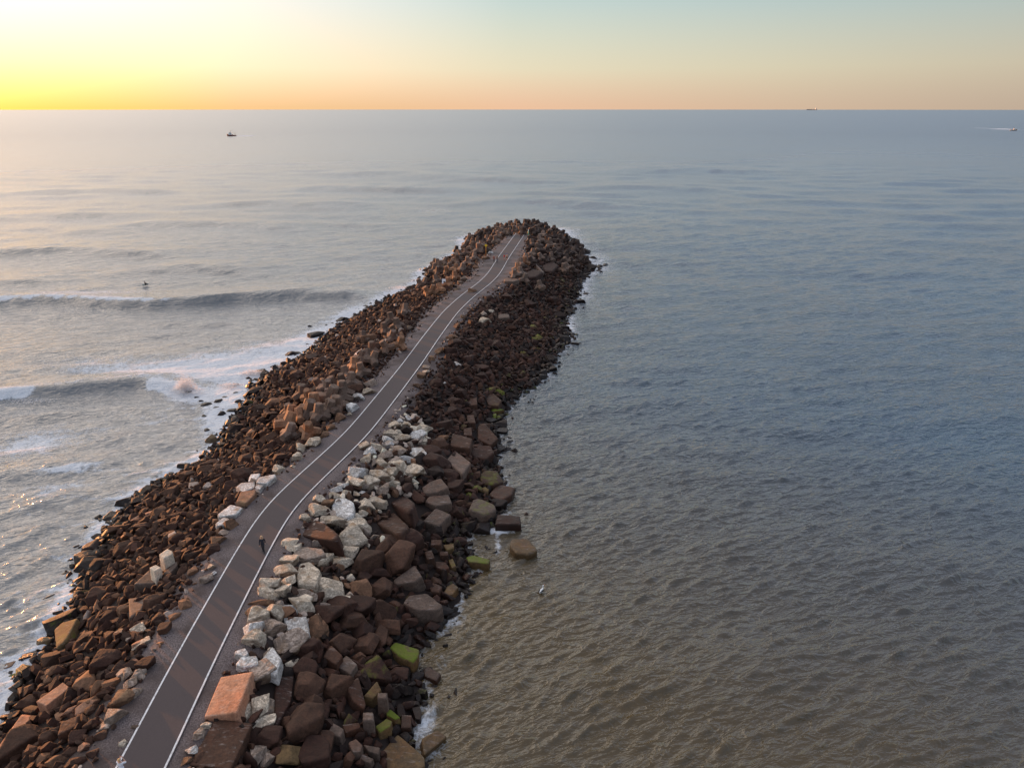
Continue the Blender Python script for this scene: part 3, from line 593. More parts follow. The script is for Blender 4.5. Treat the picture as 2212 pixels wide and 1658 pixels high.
Bk('d', [(432,770),(500,682),(690,662),(862,800),(812,842),(590,845)], 2.2, 'L', up=1.2, algae=.16, p=20, rough=.02, level=6, label='largest smooth topped block above the brown water', mark='the largest smooth block')
Bk('d', [(712,592),(752,550),(852,592),(822,655),(740,650)], 1.3, 'B', up=.6)
Bk('d', [(850,690),(935,535),(1025,600),(960,680)], 1.3, 'Y', up=.5, algae=.2)
Bk('d', [(288,1240),(345,1180),(612,1262),(600,1340),(545,1400),(390,1330)], 1.8, 'Y', up=1.0, algae=.75, tilt=(-.1,-.1), p=20, rough=.02, label='block with a vivid lime green algae top at the water edge', mark='the lime green topped block')
Bk('d', [(650,1472),(702,1442),(840,1522),(795,1600),(665,1550)], .9, 'B', z=.35, p=18, rough=.02, label='low brown block half sunk in the water below the lime green one', mark='the half sunk block')
Bk('f', [(698,872),(797,874),(788,930),(695,928)], 2.4, 'L', up=1.7, p=60, level=4, label='tall square pillar block with a lifting loop on its top', mark='the pillar block with a loop')
Bk('f', [(545,1075),(650,1073),(657,1160),(540,1155)], 2.2, 'L', up=1.3, p=60, level=4, label='square pillar block standing next to a green topped block', mark='the shorter pillar block')
Bk('f', [(672,1225),(790,1140),(848,1168),(825,1225),(720,1285)], 1.6, 'Y', up=.8, algae=.6, p=40, label='fallen oblong block with a bright green top beside a pillar block', mark='the fallen green oblong')
Bk('f', [(785,1052),(832,1046),(932,1130),(880,1152),(790,1102)], 1.4, 'Y', up=.7, algae=.72, p=40, label='narrow block with a bright green top touching the tall pillar', mark='the narrow green top')
Bk('f', [(945,1102),(1050,1106),(1042,1235),(940,1235)], 1.6, 'B', up=.7, p=40, label='oblong brown block standing in the shallows beside the green tops', mark='the shallows oblong')
Bk('f', [(168,1300),(236,1186),(345,1250),(308,1330)], 1.5, 'L', up=.8, p=34)
Bk('f', [(390,1392),(470,1350),(540,1420),(520,1480),(440,1495)], 1.3, 'L', up=.8, p=34, label='small block with worn white corners near the bottom of the photo', mark='the small worn cornered block')
Bk('f', [(548,1412),(722,1442),(705,1510),(600,1480)], 1.3, 'L', up=.7, p=34, algae=.12)
Bk('f', [(525,1502),(655,1560),(625,1605),(512,1565)], 1.3, 'L', up=.6, p=34)
Bk('f', [(330,1205),(505,1182),(520,1235),(360,1290)], 1.4, 'B', up=.5, p=34)
Bk('f', [(555,905),(690,748),(738,845),(650,930)], 1.7, 'Y', up=.9, algae=.32, tilt=(-.1,0), p=28)
Bk('f', [(372,800),(500,705),(575,1000),(560,1050),(440,960)], 1.4, 'B', up=.8, tilt=(-.35,.1), label='long tilted plank like block beside the two pillar blocks', mark='the tilted plank block')
Bk('f', [(742,1482),(905,1302),(1185,1540),(1190,1640),(1000,1720),(760,1650)], 1.4, 'Y', z=.9, algae=.06, tilt=(-.08,0), p=30, level=6, label='broad flat tan slab dipping into the water at the bottom edge', mark='the broad tan slab in water')
Bk('f', [(1158,1345),(1322,1258),(1420,1330),(1290,1440),(1180,1525)], 1.3, 'Y', z=.6, tilt=(-.25,.1), p=26, label='wedge shaped tan block half under water beyond the tan slab', mark='the sunken wedge block')
Bk('f', [(128,498),(215,376),(335,490),(265,580)], 1.4, 'B', up=.8, p=30)
Bk('f', [(262,590),(372,482),(486,580),(415,680)], 1.3, 'L', up=.7, p=30, label='cracked square block in the dark lower slope', mark='the cracked square block')
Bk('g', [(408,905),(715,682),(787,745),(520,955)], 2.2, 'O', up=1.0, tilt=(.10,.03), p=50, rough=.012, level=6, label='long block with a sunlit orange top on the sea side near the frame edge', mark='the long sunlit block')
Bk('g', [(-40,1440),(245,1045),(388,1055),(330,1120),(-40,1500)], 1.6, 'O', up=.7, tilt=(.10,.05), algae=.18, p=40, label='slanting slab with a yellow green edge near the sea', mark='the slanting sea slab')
Bk('g', [(690,1135),(882,1058),(862,1185),(645,1290)], 1.8, 'B', up=.8, tilt=(.1,0), p=24, rough=.02, label='tan block stepping down below the long sunlit block', mark='the stepped tan block')
Bk('m', [(352,760),(402,712),(505,683),(428,830),(365,885)], 1.2, 'Y', up=.9, tilt=(.3,.0), algae=.34, p=30, label='leaning slab with an algae stained face at the sea edge', mark='the leaning sea slab')
Bk('h', [(290,1240),(490,1210),(445,1370),(300,1465)], 1.1, 'L', up=.5, tilt=(.1,-.2), p=30, label='speckled grey block on the sea slope below the pale pillars', mark='the speckled grey block')
Bk('h', [(345,1075),(530,905),(620,1040),(600,1060)], 1.8, 'L', up=.5, p=30, label='wide grey base block below the pale pillars on the sea slope', mark='the wide grey base block')
Bk('h', [(645,725),(745,658),(800,688),(810,720),(700,775)], 2.2, 'C', up=1.7, p=40, label='taller pale pillar block standing on the sea slope', mark='the taller pale pillar')
Bk('h', [(535,880),(612,845),(672,880),(590,925)], 2.0, 'C', up=1.5, p=40, label='shorter pale pillar block leaning by the taller one', mark='the shorter pale pillar')
Bk('h', [(695,940),(850,805),(860,850),(770,950)], 1.6, 'L', up=.6, p=30)
Bk('i', [(1058,660),(1095,652),(1200,658),(1190,672),(1140,682),(1060,678)], 1.0, 'L', up=.9, p=40, level=4, label='long pale concrete beam at the corner where the path turns', mark='the pale beam at the bend')
Bk('i', [(1005,985),(1030,975),(1105,978),(1112,1010),(1010,1015)], 1.2, 'L', up=.8, p=30, level=4, label='pale flat concrete block alone on the dark harbour slope', mark='the lone pale flat block')
Bk('i', [(1352,705),(1420,705),(1430,735),(1362,738)], 1.4, 'L', up=.9, p=30, level=4, label='pale square block on the harbour slope beyond the beam', mark='the pale square block')
Bk('i', [(1228,638),(1268,635),(1270,655),(1230,658)], 1.4, 'L', up=.9, p=34, level=4)
Bk('i', [(1245,600),(1330,565),(1420,590),(1350,640),(1265,650)], 2.0, 'D', up=.8, p=16, rough=.03, level=4, name='dark_boulder')
Bk('i', [(1410,530),(1500,490),(1560,530),(1500,590),(1430,585)], 2.0, 'D', up=.8, p=16, rough=.03, level=4, name='dark_boulder')
Bk('k', [(1130,1085),(1165,1095),(1350,1290),(1300,1290)], 1.2, 'L', up=.9, tilt=(-.3,0), p=30, level=4, label='pale edged slab sliding down the harbour slope near the tip', mark='the sliding pale slab')
# dark boulders traced one by one: crop, x, y, width, height, turn, tint, algae
DARK = '''d 245 1020 400 190 -14 B .12|f 715 300 180 300 0 B .12|f 580 410 250 290 -40 B .08|f 670 690 300 240 -35 D .34|f 310 350 240 220 -20 B 0|f 90 250 180 280 0 T 0|f 20 420 170 200 -30 D 0|f 250 830 290 240 -10 B 0|f 10 1080 240 280 0 B 0|f 40 860 170 190 0 L 0|f 900 700 220 130 0 D .1|f 100 1480 220 340 0 B 0|f 120 1060 150 250 0 D 0|e 1620 590 300 260 -10 B 0|e 1590 930 400 400 20 B 0|e 1180 1120 320 200 0 D 0|e 1440 1290 260 260 10 Y 0|e 1700 1250 320 400 10 D 0
b 940 660 190 150 -20 D 0|b 1130 715 180 170 -10 B 0|b 830 880 160 140 -10 D 0|b 1010 600 260 110 -20 D 0|b 1140 620 220 120 -12 D 0|b 1310 620 180 120 0 B 0|b 1195 330 190 150 -10 B 0|b 1300 500 130 130 0 B 0|b 1160 500 180 120 -20 T 0|b 1190 430 100 90 0 D 0|b 1290 400 140 100 -10 D 0|b 1390 310 210 200 -10 B 0|b 1460 200 170 150 -30 D 0|b 1330 230 130 110 0 B 0|b 810 1010 150 130 0 D 0|b 1170 770 150 130 0 D 0
a 1310 960 80 160 20 D 0|a 1240 890 90 160 0 D 0|a 1590 900 110 100 0 D 0|a 1680 880 80 60 0 B 0|a 1740 900 70 60 0 Y .6|a 1690 950 60 40 0 Y .6|a 1790 915 60 50 0 Y .3|a 1600 1060 120 90 0 D .25|a 1450 720 160 130 30 D 0|a 1400 640 120 110 20 D 0|a 1460 590 110 90 -30 B 0|a 1490 545 80 60 -20 T 0|a 1330 700 110 120 0 K 0|a 1440 790 120 90 0 K 0|a 1540 810 130 80 -10 D 0|a 1720 810 80 60 0 B 0|a 1905 620 95 60 0 K 0|a 1895 450 110 70 0 K 0|a 1910 500 90 50 0 K 0|a 1300 1240 130 120 0 D 0|a 1140 1280 130 140 20 D 0|a 1230 1270 150 160 -40 B 0|a 1680 1170 120 90 0 K .2|a 1760 1180 140 100 0 K 0|a 1620 1280 120 110 -20 D 0|a 1430 1210 130 100 0 K 0|a 1300 1180 110 90 0 K 0
a 1885 350 90 45 0 Y .75|a 1850 390 50 50 0 Y .75|a 1890 395 40 35 0 Y .7|a 1910 215 70 40 -20 Y .6|a 1960 110 60 40 0 D .4|a 1840 200 60 40 0 Y .5|a 1790 470 80 60 0 B 0
g 935 720 240 330 25 T 0|g 800 1010 220 110 25 O 0|g 250 1380 560 330 30 B 0|g 990 960 270 130 35 O 0|g 1080 880 190 100 35 T 0|g 960 190 190 90 25 T 0|g 960 290 230 90 22 B 0|g 1600 260 190 90 28 O 0|g 1250 180 160 150 50 B 0|g 500 265 150 140 -10 Y .25|g 320 410 180 90 25 B 0|g 120 515 105 80 15 T 0|g 610 560 260 90 32 T .1|g 150 640 110 90 30 Y .6|g 270 560 160 150 30 Y .45|g 620 430 260 190 10 B 0|g 650 350 165 60 15 O 0|g 330 930 260 180 30 B 0|g 400 555 220 50 20 O 0|g 1230 470 300 220 0 D 0|g 1500 500 160 110 0 D 0|g 1650 490 180 130 0 D 0|g 950 1420 130 90 25 O 0|g 780 1490 210 100 35 B 0|g 690 1560 300 150 25 T 0|g 1280 700 220 110 25 T 0|g 1020 1170 140 120 20 B 0|g 1130 1300 140 120 15 B 0|g 1040 1500 140 100 0 D 0|g 880 1330 180 140 20 D 0|g 560 1330 200 160 20 B 0|g 150 1080 110 80 30 B .2|g 40 1170 120 60 30 Y .5|g 580 730 130 90 20 D 0|g 490 730 120 60 10 T 0|g 340 770 160 150 50 D .1|g 1390 590 130 110 0 G 0|g 1560 610 150 110 0 G 0|g 480 1560 200 110 30 T 0|g 820 1600 160 120 10 B 0
h 590 1310 210 190 0 B 0|h 430 1450 230 130 35 D 0|h 870 550 210 200 0 D 0|h 690 350 200 90 15 B 0|h 330 660 240 120 18 B 0|h 570 240 160 40 28 O 0|h 380 320 120 40 35 O 0|h 415 115 170 90 15 K 0|h 90 300 150 110 10 K 0|h 230 310 100 80 0 K 0|h 580 460 180 90 15 B 0|h 1010 250 90 60 20 T 0|h 860 300 150 100 0 D 0|h 1010 580 110 150 30 D 0|h 1080 720 260 80 25 B 0|h 1260 680 180 110 15 D 0|h 580 730 110 90 0 D 0|h 150 600 110 100 40 B 0|h 230 1390 130 130 0 T 0|h 760 1160 110 110 0 T 0|h 760 1290 140 150 0 D 0|h 950 1310 130 110 20 T 0|h 760 1420 110 80 15 G 0|h 840 1450 140 70 25 T 0|h 620 1500 150 150 30 D 0|h 1140 770 140 80 0 D 0|h 1030 930 120 90 20 T 0|h 430 1590 120 100 40 C 0|h 720 1600 140 120 10 B 0|h 250 1570 160 80 25 B 0
n 1620 320 60 40 0 K 0|n 1655 345 80 45 30 K 0|n 1740 318 70 40 0 K 0|n 1580 285 40 25 0 K 0|n 1800 285 40 20 10 K 0|n 1720 375 70 35 0 K 0|n 1775 420 75 50 15 K 0|n 1640 435 45 25 0 K 0|n 1650 545 40 40 20 K 0|n 1895 180 55 25 10 K 0|n 1985 130 40 25 0 K 0|n 1700 485 40 15 0 K 0|n 1830 490 70 70 20 K 0|n 1850 390 70 40 0 K 0|n 1505 235 75 50 40 K 0|n 1895 250 40 40 0 K 0|n 1690 630 90 70 -20 Y .2|n 1380 925 60 50 0 K 0|n 1295 945 70 50 10 Y .1|n 1115 1110 110 70 15 K 0|n 890 1250 100 60 0 K 0|n 985 1255 70 60 0 K 0|n 745 1500 130 110 30 D .1|n 980 1510 150 100 15 B 0|n 850 1390 90 80 40 Y .1|n 960 1330 170 70 10 B 0|n 1210 1210 130 30 30 O 0|n 1090 1255 70 30 35 O 0
l 905 1020 190 75 12 K 0|l 1180 815 200 70 15 K 0|l 1430 655 130 50 15 K 0|l 1600 615 90 60 0 K 0|l 1100 722 50 30 0 K 0|l 1270 710 30 15 0 K 0|l 1830 480 80 50 20 K 0|l 1690 515 70 40 0 K 0|l 1620 518 50 25 0 K 0|l 320 1345 75 35 15 K 0|l 110 1535 90 50 0 K 0|l 190 1485 50 30 0 K 0|l 1700 870 160 150 -20 T 0|l 700 1000 60 20 15 K 0|l 580 1210 90 50 10 K 0|l 1350 770 110 60 0 B 0|l 2040 390 110 60 25 B 0
i 330 585 100 40 15 K 0|i 400 570 140 50 10 B 0|i 500 500 90 40 15 K 0|i 480 560 110 50 15 Y .3|i 560 590 70 60 0 B .2|i 330 680 80 40 10 K 0|i 190 735 90 30 15 K 0|i 90 810 100 45 5 D 0|i 1990 530 70 30 15 K 0|i 1860 480 110 50 -10 K 0|i 1840 550 130 50 -10 K 0|i 1800 420 80 60 20 K 0|i 1940 545 60 35 10 K 0|i 1770 640 80 50 0 K 0|i 1730 720 90 60 0 K 0|i 1800 800 60 30 -10 K 0|i 1740 870 130 50 -5 K 0|i 1660 960 100 60 -10 K 0|i 1690 1170 45 40 0 K 0|i 1600 1110 110 60 0 K 0|i 1700 1250 90 30 -5 K 0|i 1600 1210 110 60 -10 K 0|i 1650 1355 40 25 0 K 0|i 1480 1390 110 70 -10 K 0|i 1500 1490 90 70 0 K 0|i 1400 1560 90 60 -5 K .1|i 1380 1200 90 60 10 Y .5|i 1320 1100 60 50 -20 Y .5|i 1230 1340 60 40 -35 Y .5|i 1330 1210 80 30 -20 Y .55|i 1350 1300 70 25 -10 Y .45|i 760 1230 80 80 0 D 0|i 760 1330 60 70 0 D 0|i 990 1260 160 80 -20 D 0|i 1130 1120 140 80 -20 D 0|i 930 850 100 60 0 D 0|i 1290 1150 100 60 -30 D .1|i 1160 1270 110 40 -25 D 0|i 1080 830 110 70 -20 D 0|i 1500 860 130 90 0 D 0|i 1300 900 110 80 0 D 0|i 1640 870 80 70 0 K 0|i 1560 1000 110 70 0 K 0'''
for ln in DARK.replace('\n', '|').split('|'):
    q = ln.split(); put_rock(q[0], *[float(v) for v in q[1:6]], q[6], name='dark_boulder', algae=float(q[7]))
# ------------------------------------------------------------------ armour units: four blunt six sided legs cast in one piece
def armour_mesh(seed):
    r = np.random.default_rng(seed); V = []; F = []
    dirs = [np.array([0, 0, 1.0])] + [np.array([math.cos(a) * .943, math.sin(a) * .943, -.333]) for a in (0, 2.094, 4.189)]
    for d in dirs:
        u_ = np.cross(d, [0.3, .5, .81]); u_ /= np.linalg.norm(u_); v_ = np.cross(d, u_)
        base = len(V); L = 1.30
        for (s, ra) in ((-.1, .66), (L - .10, .50), (L, .42)):
            for k in range(6):
                a = k * math.pi / 3 + .2; V.append(d * s + (u_ * math.cos(a) + v_ * math.sin(a)) * ra * r.uniform(.97, 1.03))
        for ring in range(2):
            for k in range(6):
                a = base + ring * 6; F.append((a + k, a + (k + 1) % 6, a + 6 + (k + 1) % 6, a + 6 + k))
        F.append(tuple(base + 12 + k for k in range(6)))
    me = bpy.data.meshes.new('armour_unit'); me.from_pydata([tuple(map(float, q)) for q in V], [], F); me.update(); me.materials.append(MAT['conc'])
    return me
ARM = [armour_mesh(i) for i in range(4)]
def put_armour(c, x, y, wpx, tint='L', label=None, mark=None):
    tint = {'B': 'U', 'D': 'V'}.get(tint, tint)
    px, py = cx(c, x, y) if c else (x, y); P = onto(px, py, .9); sc = ((P - CAM) @ FW) / FPX; s = min(1.5, max(1.1, cs(c, wpx) * sc / 1.4)) if c else wpx
    o = bpy.data.objects.new('armour_unit', ARM[int(rng.integers(0, 4))]); COL.objects.link(o)
    P = onto(px, py, .95 * s); o.location = P; o.scale = (s,) * 3
    o.rotation_euler = (float(rng.normal(0, .24)), float(rng.normal(0, .24)), float(rng.uniform(0, 6.28)))
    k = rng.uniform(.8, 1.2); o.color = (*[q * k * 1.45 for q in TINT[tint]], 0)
    TAKEN.append((P[0], P[1], .95 * s))
    register(o, px, py, s * 2 / sc, 'armour unit', 'armour unit', 'cast armour units on the breakwater', [WORD[tint] + ' concrete', ''], label, mark)
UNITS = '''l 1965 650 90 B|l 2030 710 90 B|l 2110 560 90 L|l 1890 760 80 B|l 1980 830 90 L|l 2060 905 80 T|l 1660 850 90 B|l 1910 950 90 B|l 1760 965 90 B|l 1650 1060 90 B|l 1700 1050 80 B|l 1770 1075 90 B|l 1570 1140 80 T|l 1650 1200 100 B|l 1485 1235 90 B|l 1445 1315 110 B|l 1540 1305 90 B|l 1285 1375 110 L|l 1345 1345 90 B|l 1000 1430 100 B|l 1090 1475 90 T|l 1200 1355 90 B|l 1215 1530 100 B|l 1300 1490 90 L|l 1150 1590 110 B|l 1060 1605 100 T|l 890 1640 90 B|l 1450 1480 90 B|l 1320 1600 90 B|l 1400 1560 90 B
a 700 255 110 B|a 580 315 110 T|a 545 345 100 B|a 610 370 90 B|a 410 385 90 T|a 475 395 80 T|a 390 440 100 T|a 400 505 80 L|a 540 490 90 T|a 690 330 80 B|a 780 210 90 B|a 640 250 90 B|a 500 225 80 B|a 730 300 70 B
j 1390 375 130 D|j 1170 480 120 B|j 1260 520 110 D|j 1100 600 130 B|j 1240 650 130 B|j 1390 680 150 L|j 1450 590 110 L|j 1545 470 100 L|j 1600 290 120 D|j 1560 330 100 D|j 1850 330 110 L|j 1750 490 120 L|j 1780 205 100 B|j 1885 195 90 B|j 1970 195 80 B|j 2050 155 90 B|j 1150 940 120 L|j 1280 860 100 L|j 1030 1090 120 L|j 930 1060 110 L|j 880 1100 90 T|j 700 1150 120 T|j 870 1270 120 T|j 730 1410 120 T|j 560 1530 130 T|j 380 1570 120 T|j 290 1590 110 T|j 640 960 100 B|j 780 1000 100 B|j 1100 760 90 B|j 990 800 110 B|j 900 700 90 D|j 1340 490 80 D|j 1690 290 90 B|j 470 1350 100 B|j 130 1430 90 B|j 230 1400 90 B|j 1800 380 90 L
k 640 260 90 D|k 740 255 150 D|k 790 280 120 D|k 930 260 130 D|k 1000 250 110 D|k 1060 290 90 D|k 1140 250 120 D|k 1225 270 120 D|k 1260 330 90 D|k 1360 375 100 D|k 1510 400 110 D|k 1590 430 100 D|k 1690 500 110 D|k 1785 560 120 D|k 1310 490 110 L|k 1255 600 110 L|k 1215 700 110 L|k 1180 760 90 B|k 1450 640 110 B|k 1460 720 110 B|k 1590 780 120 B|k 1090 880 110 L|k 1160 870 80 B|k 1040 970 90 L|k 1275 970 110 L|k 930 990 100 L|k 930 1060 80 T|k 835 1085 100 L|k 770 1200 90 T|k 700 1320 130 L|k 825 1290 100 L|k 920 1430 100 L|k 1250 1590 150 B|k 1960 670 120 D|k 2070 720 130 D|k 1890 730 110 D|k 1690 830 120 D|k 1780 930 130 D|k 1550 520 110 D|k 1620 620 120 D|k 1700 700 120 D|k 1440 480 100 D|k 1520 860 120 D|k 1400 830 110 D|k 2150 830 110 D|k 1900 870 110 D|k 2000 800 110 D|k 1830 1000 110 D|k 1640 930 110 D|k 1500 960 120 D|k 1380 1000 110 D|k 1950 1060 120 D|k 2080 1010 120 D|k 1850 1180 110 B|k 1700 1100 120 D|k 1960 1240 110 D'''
UM = {('l', 1445, 1315): ('largest brown armour unit in the row above the pinkish kerb stone', 'the big row armour unit'), ('k', 700, 1320): ('pale armour unit with sunlit side beside the concrete beam at the bend', 'the sunlit bend unit'),
      ('k', 740, 255): ('bulky armour unit with a person sitting on top at the tip', 'the tip unit with a sitter'), ('k', 1140, 250): ('dark armour unit highest on the harbour end of the tip', 'the high harbour end unit'),
      ('j', 1390, 375): ('round ended armour unit standing against the sea at the tip', 'the round ended unit'), ('j', 560, 1530): ('armour unit below the white plaque on the sea slope', 'the unit below the plaque'),
      ('a', 400, 505): ('pale narrow armour unit low in the sunlit sea side row', 'the pale low unit'), ('l', 2110, 560): ('pale armour unit topmost in the middle sea side row', 'the topmost row unit'),
      ('k', 1215, 700): ('sunlit grey armour unit beside the person sitting in orange', 'the unit by the orange sitter'), ('k', 2070, 720): ('dark armour unit at the harbour water edge by the tip', 'the dark waterline unit'), ('l', 890, 1640): ('lowest armour unit in the sunlit sea side row', 'the lowest row unit')}
for ln in UNITS.replace('\n', '|').split('|'):
    q = ln.split(); lb = UM.get((q[0], int(q[1]), int(q[2])), (None, None)); put_armour(q[0], *[float(v) for v in q[1:4]], q[4], *lb)

n_more = 0
for k in range(4000):                                   # the tip is made of little else
    if n_more >= 75: break
    x, y = rng.uniform(-26, 29), rng.uniform(188, 284)
    s_ = float(bil(SDIST, x, y)); d_ = float(bil(dC, x, y))
    if s_ > -.6 or d_ < .9 or min((x - a) ** 2 + (y - b) ** 2 for a, b, c in TAKEN) < 2.1 ** 2: continue
    px, py, w_ = project((x, y, float(terr(x, y)) + 1.0))
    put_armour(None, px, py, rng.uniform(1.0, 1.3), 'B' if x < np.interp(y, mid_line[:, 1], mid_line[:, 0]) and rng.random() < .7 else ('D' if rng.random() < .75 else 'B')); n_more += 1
# ------------------------------------------------------------------ the rest of the stone fill
occ = {}
for x, y, r_ in TAKEN: occ.setdefault((int(x // 3), int(y // 3)), []).append((x, y, r_))
def free(x, y, r_, f=.75):
    for i in range(int(x // 3) - 1, int(x // 3) + 2):
        for j in range(int(y // 3) - 1, int(y // 3) + 2):
            for a, b, c in occ.get((i, j), ()):
                if (a - x) ** 2 + (b - y) ** 2 < (f * (c + r_)) ** 2: return False
    return True
cand = []
yv = 30.0
while yv < 292:
    stp = .72 if yv < 80 else (.84 if yv < 150 else 1.1)
    for xv in np.arange(-62, 34, stp):
        x = xv + rng.uniform(-.45, .45) * stp; y = yv + rng.uniform(-.45, .45) * stp
        z = float(terr(x, y)); s_ = float(bil(SDIST, x, y)); d_ = float(bil(dC, x, y))
        if d_ < .25 or s_ > 2.2: continue
        if s_ > .0 and rng.random() < .45 + s_ * .2: continue
        cand.append((x, y, z, s_, d_))
    yv += stp
PZ = np.array([at(x_, y_, 3.5)[:2] for x_, y_ in ((880,890),(935,930),(915,1000),(890,1060),(870,1110),(830,1170),(790,1215),(760,1290),(700,1380),(640,1460),(560,1480),(490,1460),(510,1400),(545,1310),(580,1220),(640,1120),(700,1060),(760,980),(830,920))])
pale_z = inside(GXX, GYY, PZ).astype(float)
left_of = lambda x, y: x < np.interp(y, mid_line[:, 1], mid_line[:, 0])
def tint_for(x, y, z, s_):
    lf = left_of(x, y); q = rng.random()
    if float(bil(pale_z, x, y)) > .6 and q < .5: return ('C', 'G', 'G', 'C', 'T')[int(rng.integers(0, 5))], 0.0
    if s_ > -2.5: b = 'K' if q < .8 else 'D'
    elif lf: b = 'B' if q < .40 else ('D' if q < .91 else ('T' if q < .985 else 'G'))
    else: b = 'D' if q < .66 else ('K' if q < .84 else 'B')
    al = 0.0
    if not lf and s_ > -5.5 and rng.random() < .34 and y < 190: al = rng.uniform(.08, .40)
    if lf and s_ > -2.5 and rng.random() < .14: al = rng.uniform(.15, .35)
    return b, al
n_dark = sum(1 for q in THINGS if q['o'].name.startswith('dark_boulder'))
order = rng.permutation(len(cand)); extra = 0
for i in order:
    if n_dark + extra >= 298: break
    x, y, z, s_, d_ = cand[i]
    if y > 120 or s_ > .5 or d_ < 1.2: continue
    r_ = rng.uniform(.75, 1.15)
    if not free(x, y, r_, .9): continue
    px, py, w_ = project((x, y, z + .3))
    if not (-20 < px < 2230 and py < 1680): continue
    tn, al = tint_for(x, y, z, s_); k = FPX / w_
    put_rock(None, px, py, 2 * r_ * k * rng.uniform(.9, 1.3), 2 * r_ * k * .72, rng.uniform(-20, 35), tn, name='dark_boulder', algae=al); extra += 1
    q = TAKEN[-1]; occ.setdefault((int(q[0] // 3), int(q[1] // 3)), []).append(q)
def poly_shape(seed, cuts, bev):                         # quarry stone: a block cut by random planes, edges knocked off
    r = np.random.default_rng(seed); bm = bmesh.new(); bmesh.ops.create_cube(bm, size=2)
    for k in range(cuts):
        n = Vector(r.normal(size=3)).normalized()
        res_ = bmesh.ops.bisect_plane(bm, geom=bm.verts[:] + bm.edges[:] + bm.faces[:], plane_co=n * r.uniform(.60, 1.0), plane_no=n, clear_outer=True)
        eg = [e for e in res_['geom_cut'] if isinstance(e, bmesh.types.BMEdge)]
        if eg: bmesh.ops.contextual_create(bm, geom=eg)
    bmesh.ops.remove_doubles(bm, verts=bm.verts[:], dist=.04)
    if bev: bmesh.ops.bevel(bm, geom=bm.edges[:], offset=bev, segments=1, affect='EDGES', clamp_overlap=True)
    bmesh.ops.triangulate(bm, faces=bm.faces[:]); bmesh.ops.recalc_face_normals(bm, faces=bm.faces[:])
    V = np.array([q.co[:] for q in bm.verts]); F = np.array([[q.index for q in f.verts] for f in bm.faces]); bm.free()
    V -= (V.max(0) + V.min(0)) / 2; V /= np.abs(V).max(0)
    return V, F
BASE = {lv: [poly_shape(300 + lv * 20 + i, (6, 9, 11)[lv - 1], (0, .05, .06)[lv - 1]) for i in range(14)] for lv in (1, 2, 3)}
Vs, Fs, Ts = [], [], []; nv_ = 0
def add_stone(x, y, z, a, tn, al, lv, el_=(1.05, .74, .56)):
    global nv_
    v, f = BASE[lv][int(rng.integers(0, 14))]
    q = rng.normal(size=4); q[0] += .6; q /= np.linalg.norm(q); w0, x0, y0, z0 = q
    M = np.array([[1-2*(y0*y0+z0*z0), 2*(x0*y0-z0*w0), 2*(x0*z0+y0*w0)], [2*(x0*y0+z0*w0), 1-2*(x0*x0+z0*z0), 2*(y0*z0-x0*w0)], [2*(x0*z0-y0*w0), 2*(y0*z0+x0*w0), 1-2*(x0*x0+y0*y0)]])
    vv = (v * (a * np.array(el_) * rng.uniform(.75, 1.25, 3))) @ M.T + (x, y, z)
    Vs.append(vv); Fs.append(f + nv_); nv_ += len(v); k = rng.uniform(.6, 1.5)
    Ts.append(np.tile(np.array([*[min(.8, t_ * k) for t_ in TINT[tn]], al]), (len(v), 1)))
for x, y, z, s_, d_ in cand:
    a = rng.uniform(.30, .66) * (1.0 if y < 110 else 1.12)
    if s_ > 0: a *= .75
    if d_ < 1.5: a *= .62
    if not free(x, y, a * .5, .72): continue
    tn, al = tint_for(x, y, z, s_)
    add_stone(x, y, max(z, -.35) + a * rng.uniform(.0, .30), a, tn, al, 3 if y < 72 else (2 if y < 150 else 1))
for k in range(2600):                                   # pebbles along the gravel shoulders and small fill between the big stones
    if k < 900:
        i = int(rng.integers(0, N_ST)); sd_ = 1 if rng.random() < .5 else -1
        off = HALF + (wl(mid_line[i, 1]) if sd_ > 0 else wr(mid_line[i, 1])) * rng.uniform(.62, 1.08); q = mid_line[i] + nl[i] * sd_ * off + tg[i] * rng.uniform(-.6, .6)
        a = rng.uniform(.05, .22); x, y = q
    else:
        c_ = cand[int(rng.integers(0, len(cand)))]; x, y = c_[0] + rng.uniform(-.5, .5), c_[1] + rng.uniform(-.5, .5); a = rng.uniform(.16, .34)
        if y > 130: continue
    tn = ('B', 'D', 'T', 'G')[int(rng.integers(0, 4))] if k < 900 else tint_for(x, y, 0, -5)[0]
    if not free(x, y, a, 1.0): continue
    add_stone(x, y, float(terr(x, y)) + a * .25 + (.25 if k >= 900 else 0), a, tn, 0, 2 if y < 90 else 1)
rub = big_mesh('rubble', np.vstack(Vs), np.vstack(Fs), MAT['rub'])
rub.data.set_sharp_from_angle(angle=R(30))
at_ = rub.data.attributes.new('tint', 'FLOAT_COLOR', 'POINT'); at_.data.foreach_set('color', np.vstack(Ts).astype(np.float32).ravel())
rub['kind'] = 'stuff'; rub['label'] = 'loose dark rubble filling the slopes of the breakwater'; rub['category'] = 'rubble'
print('stones', len(THINGS), 'rubble', len(Vs), nv_)
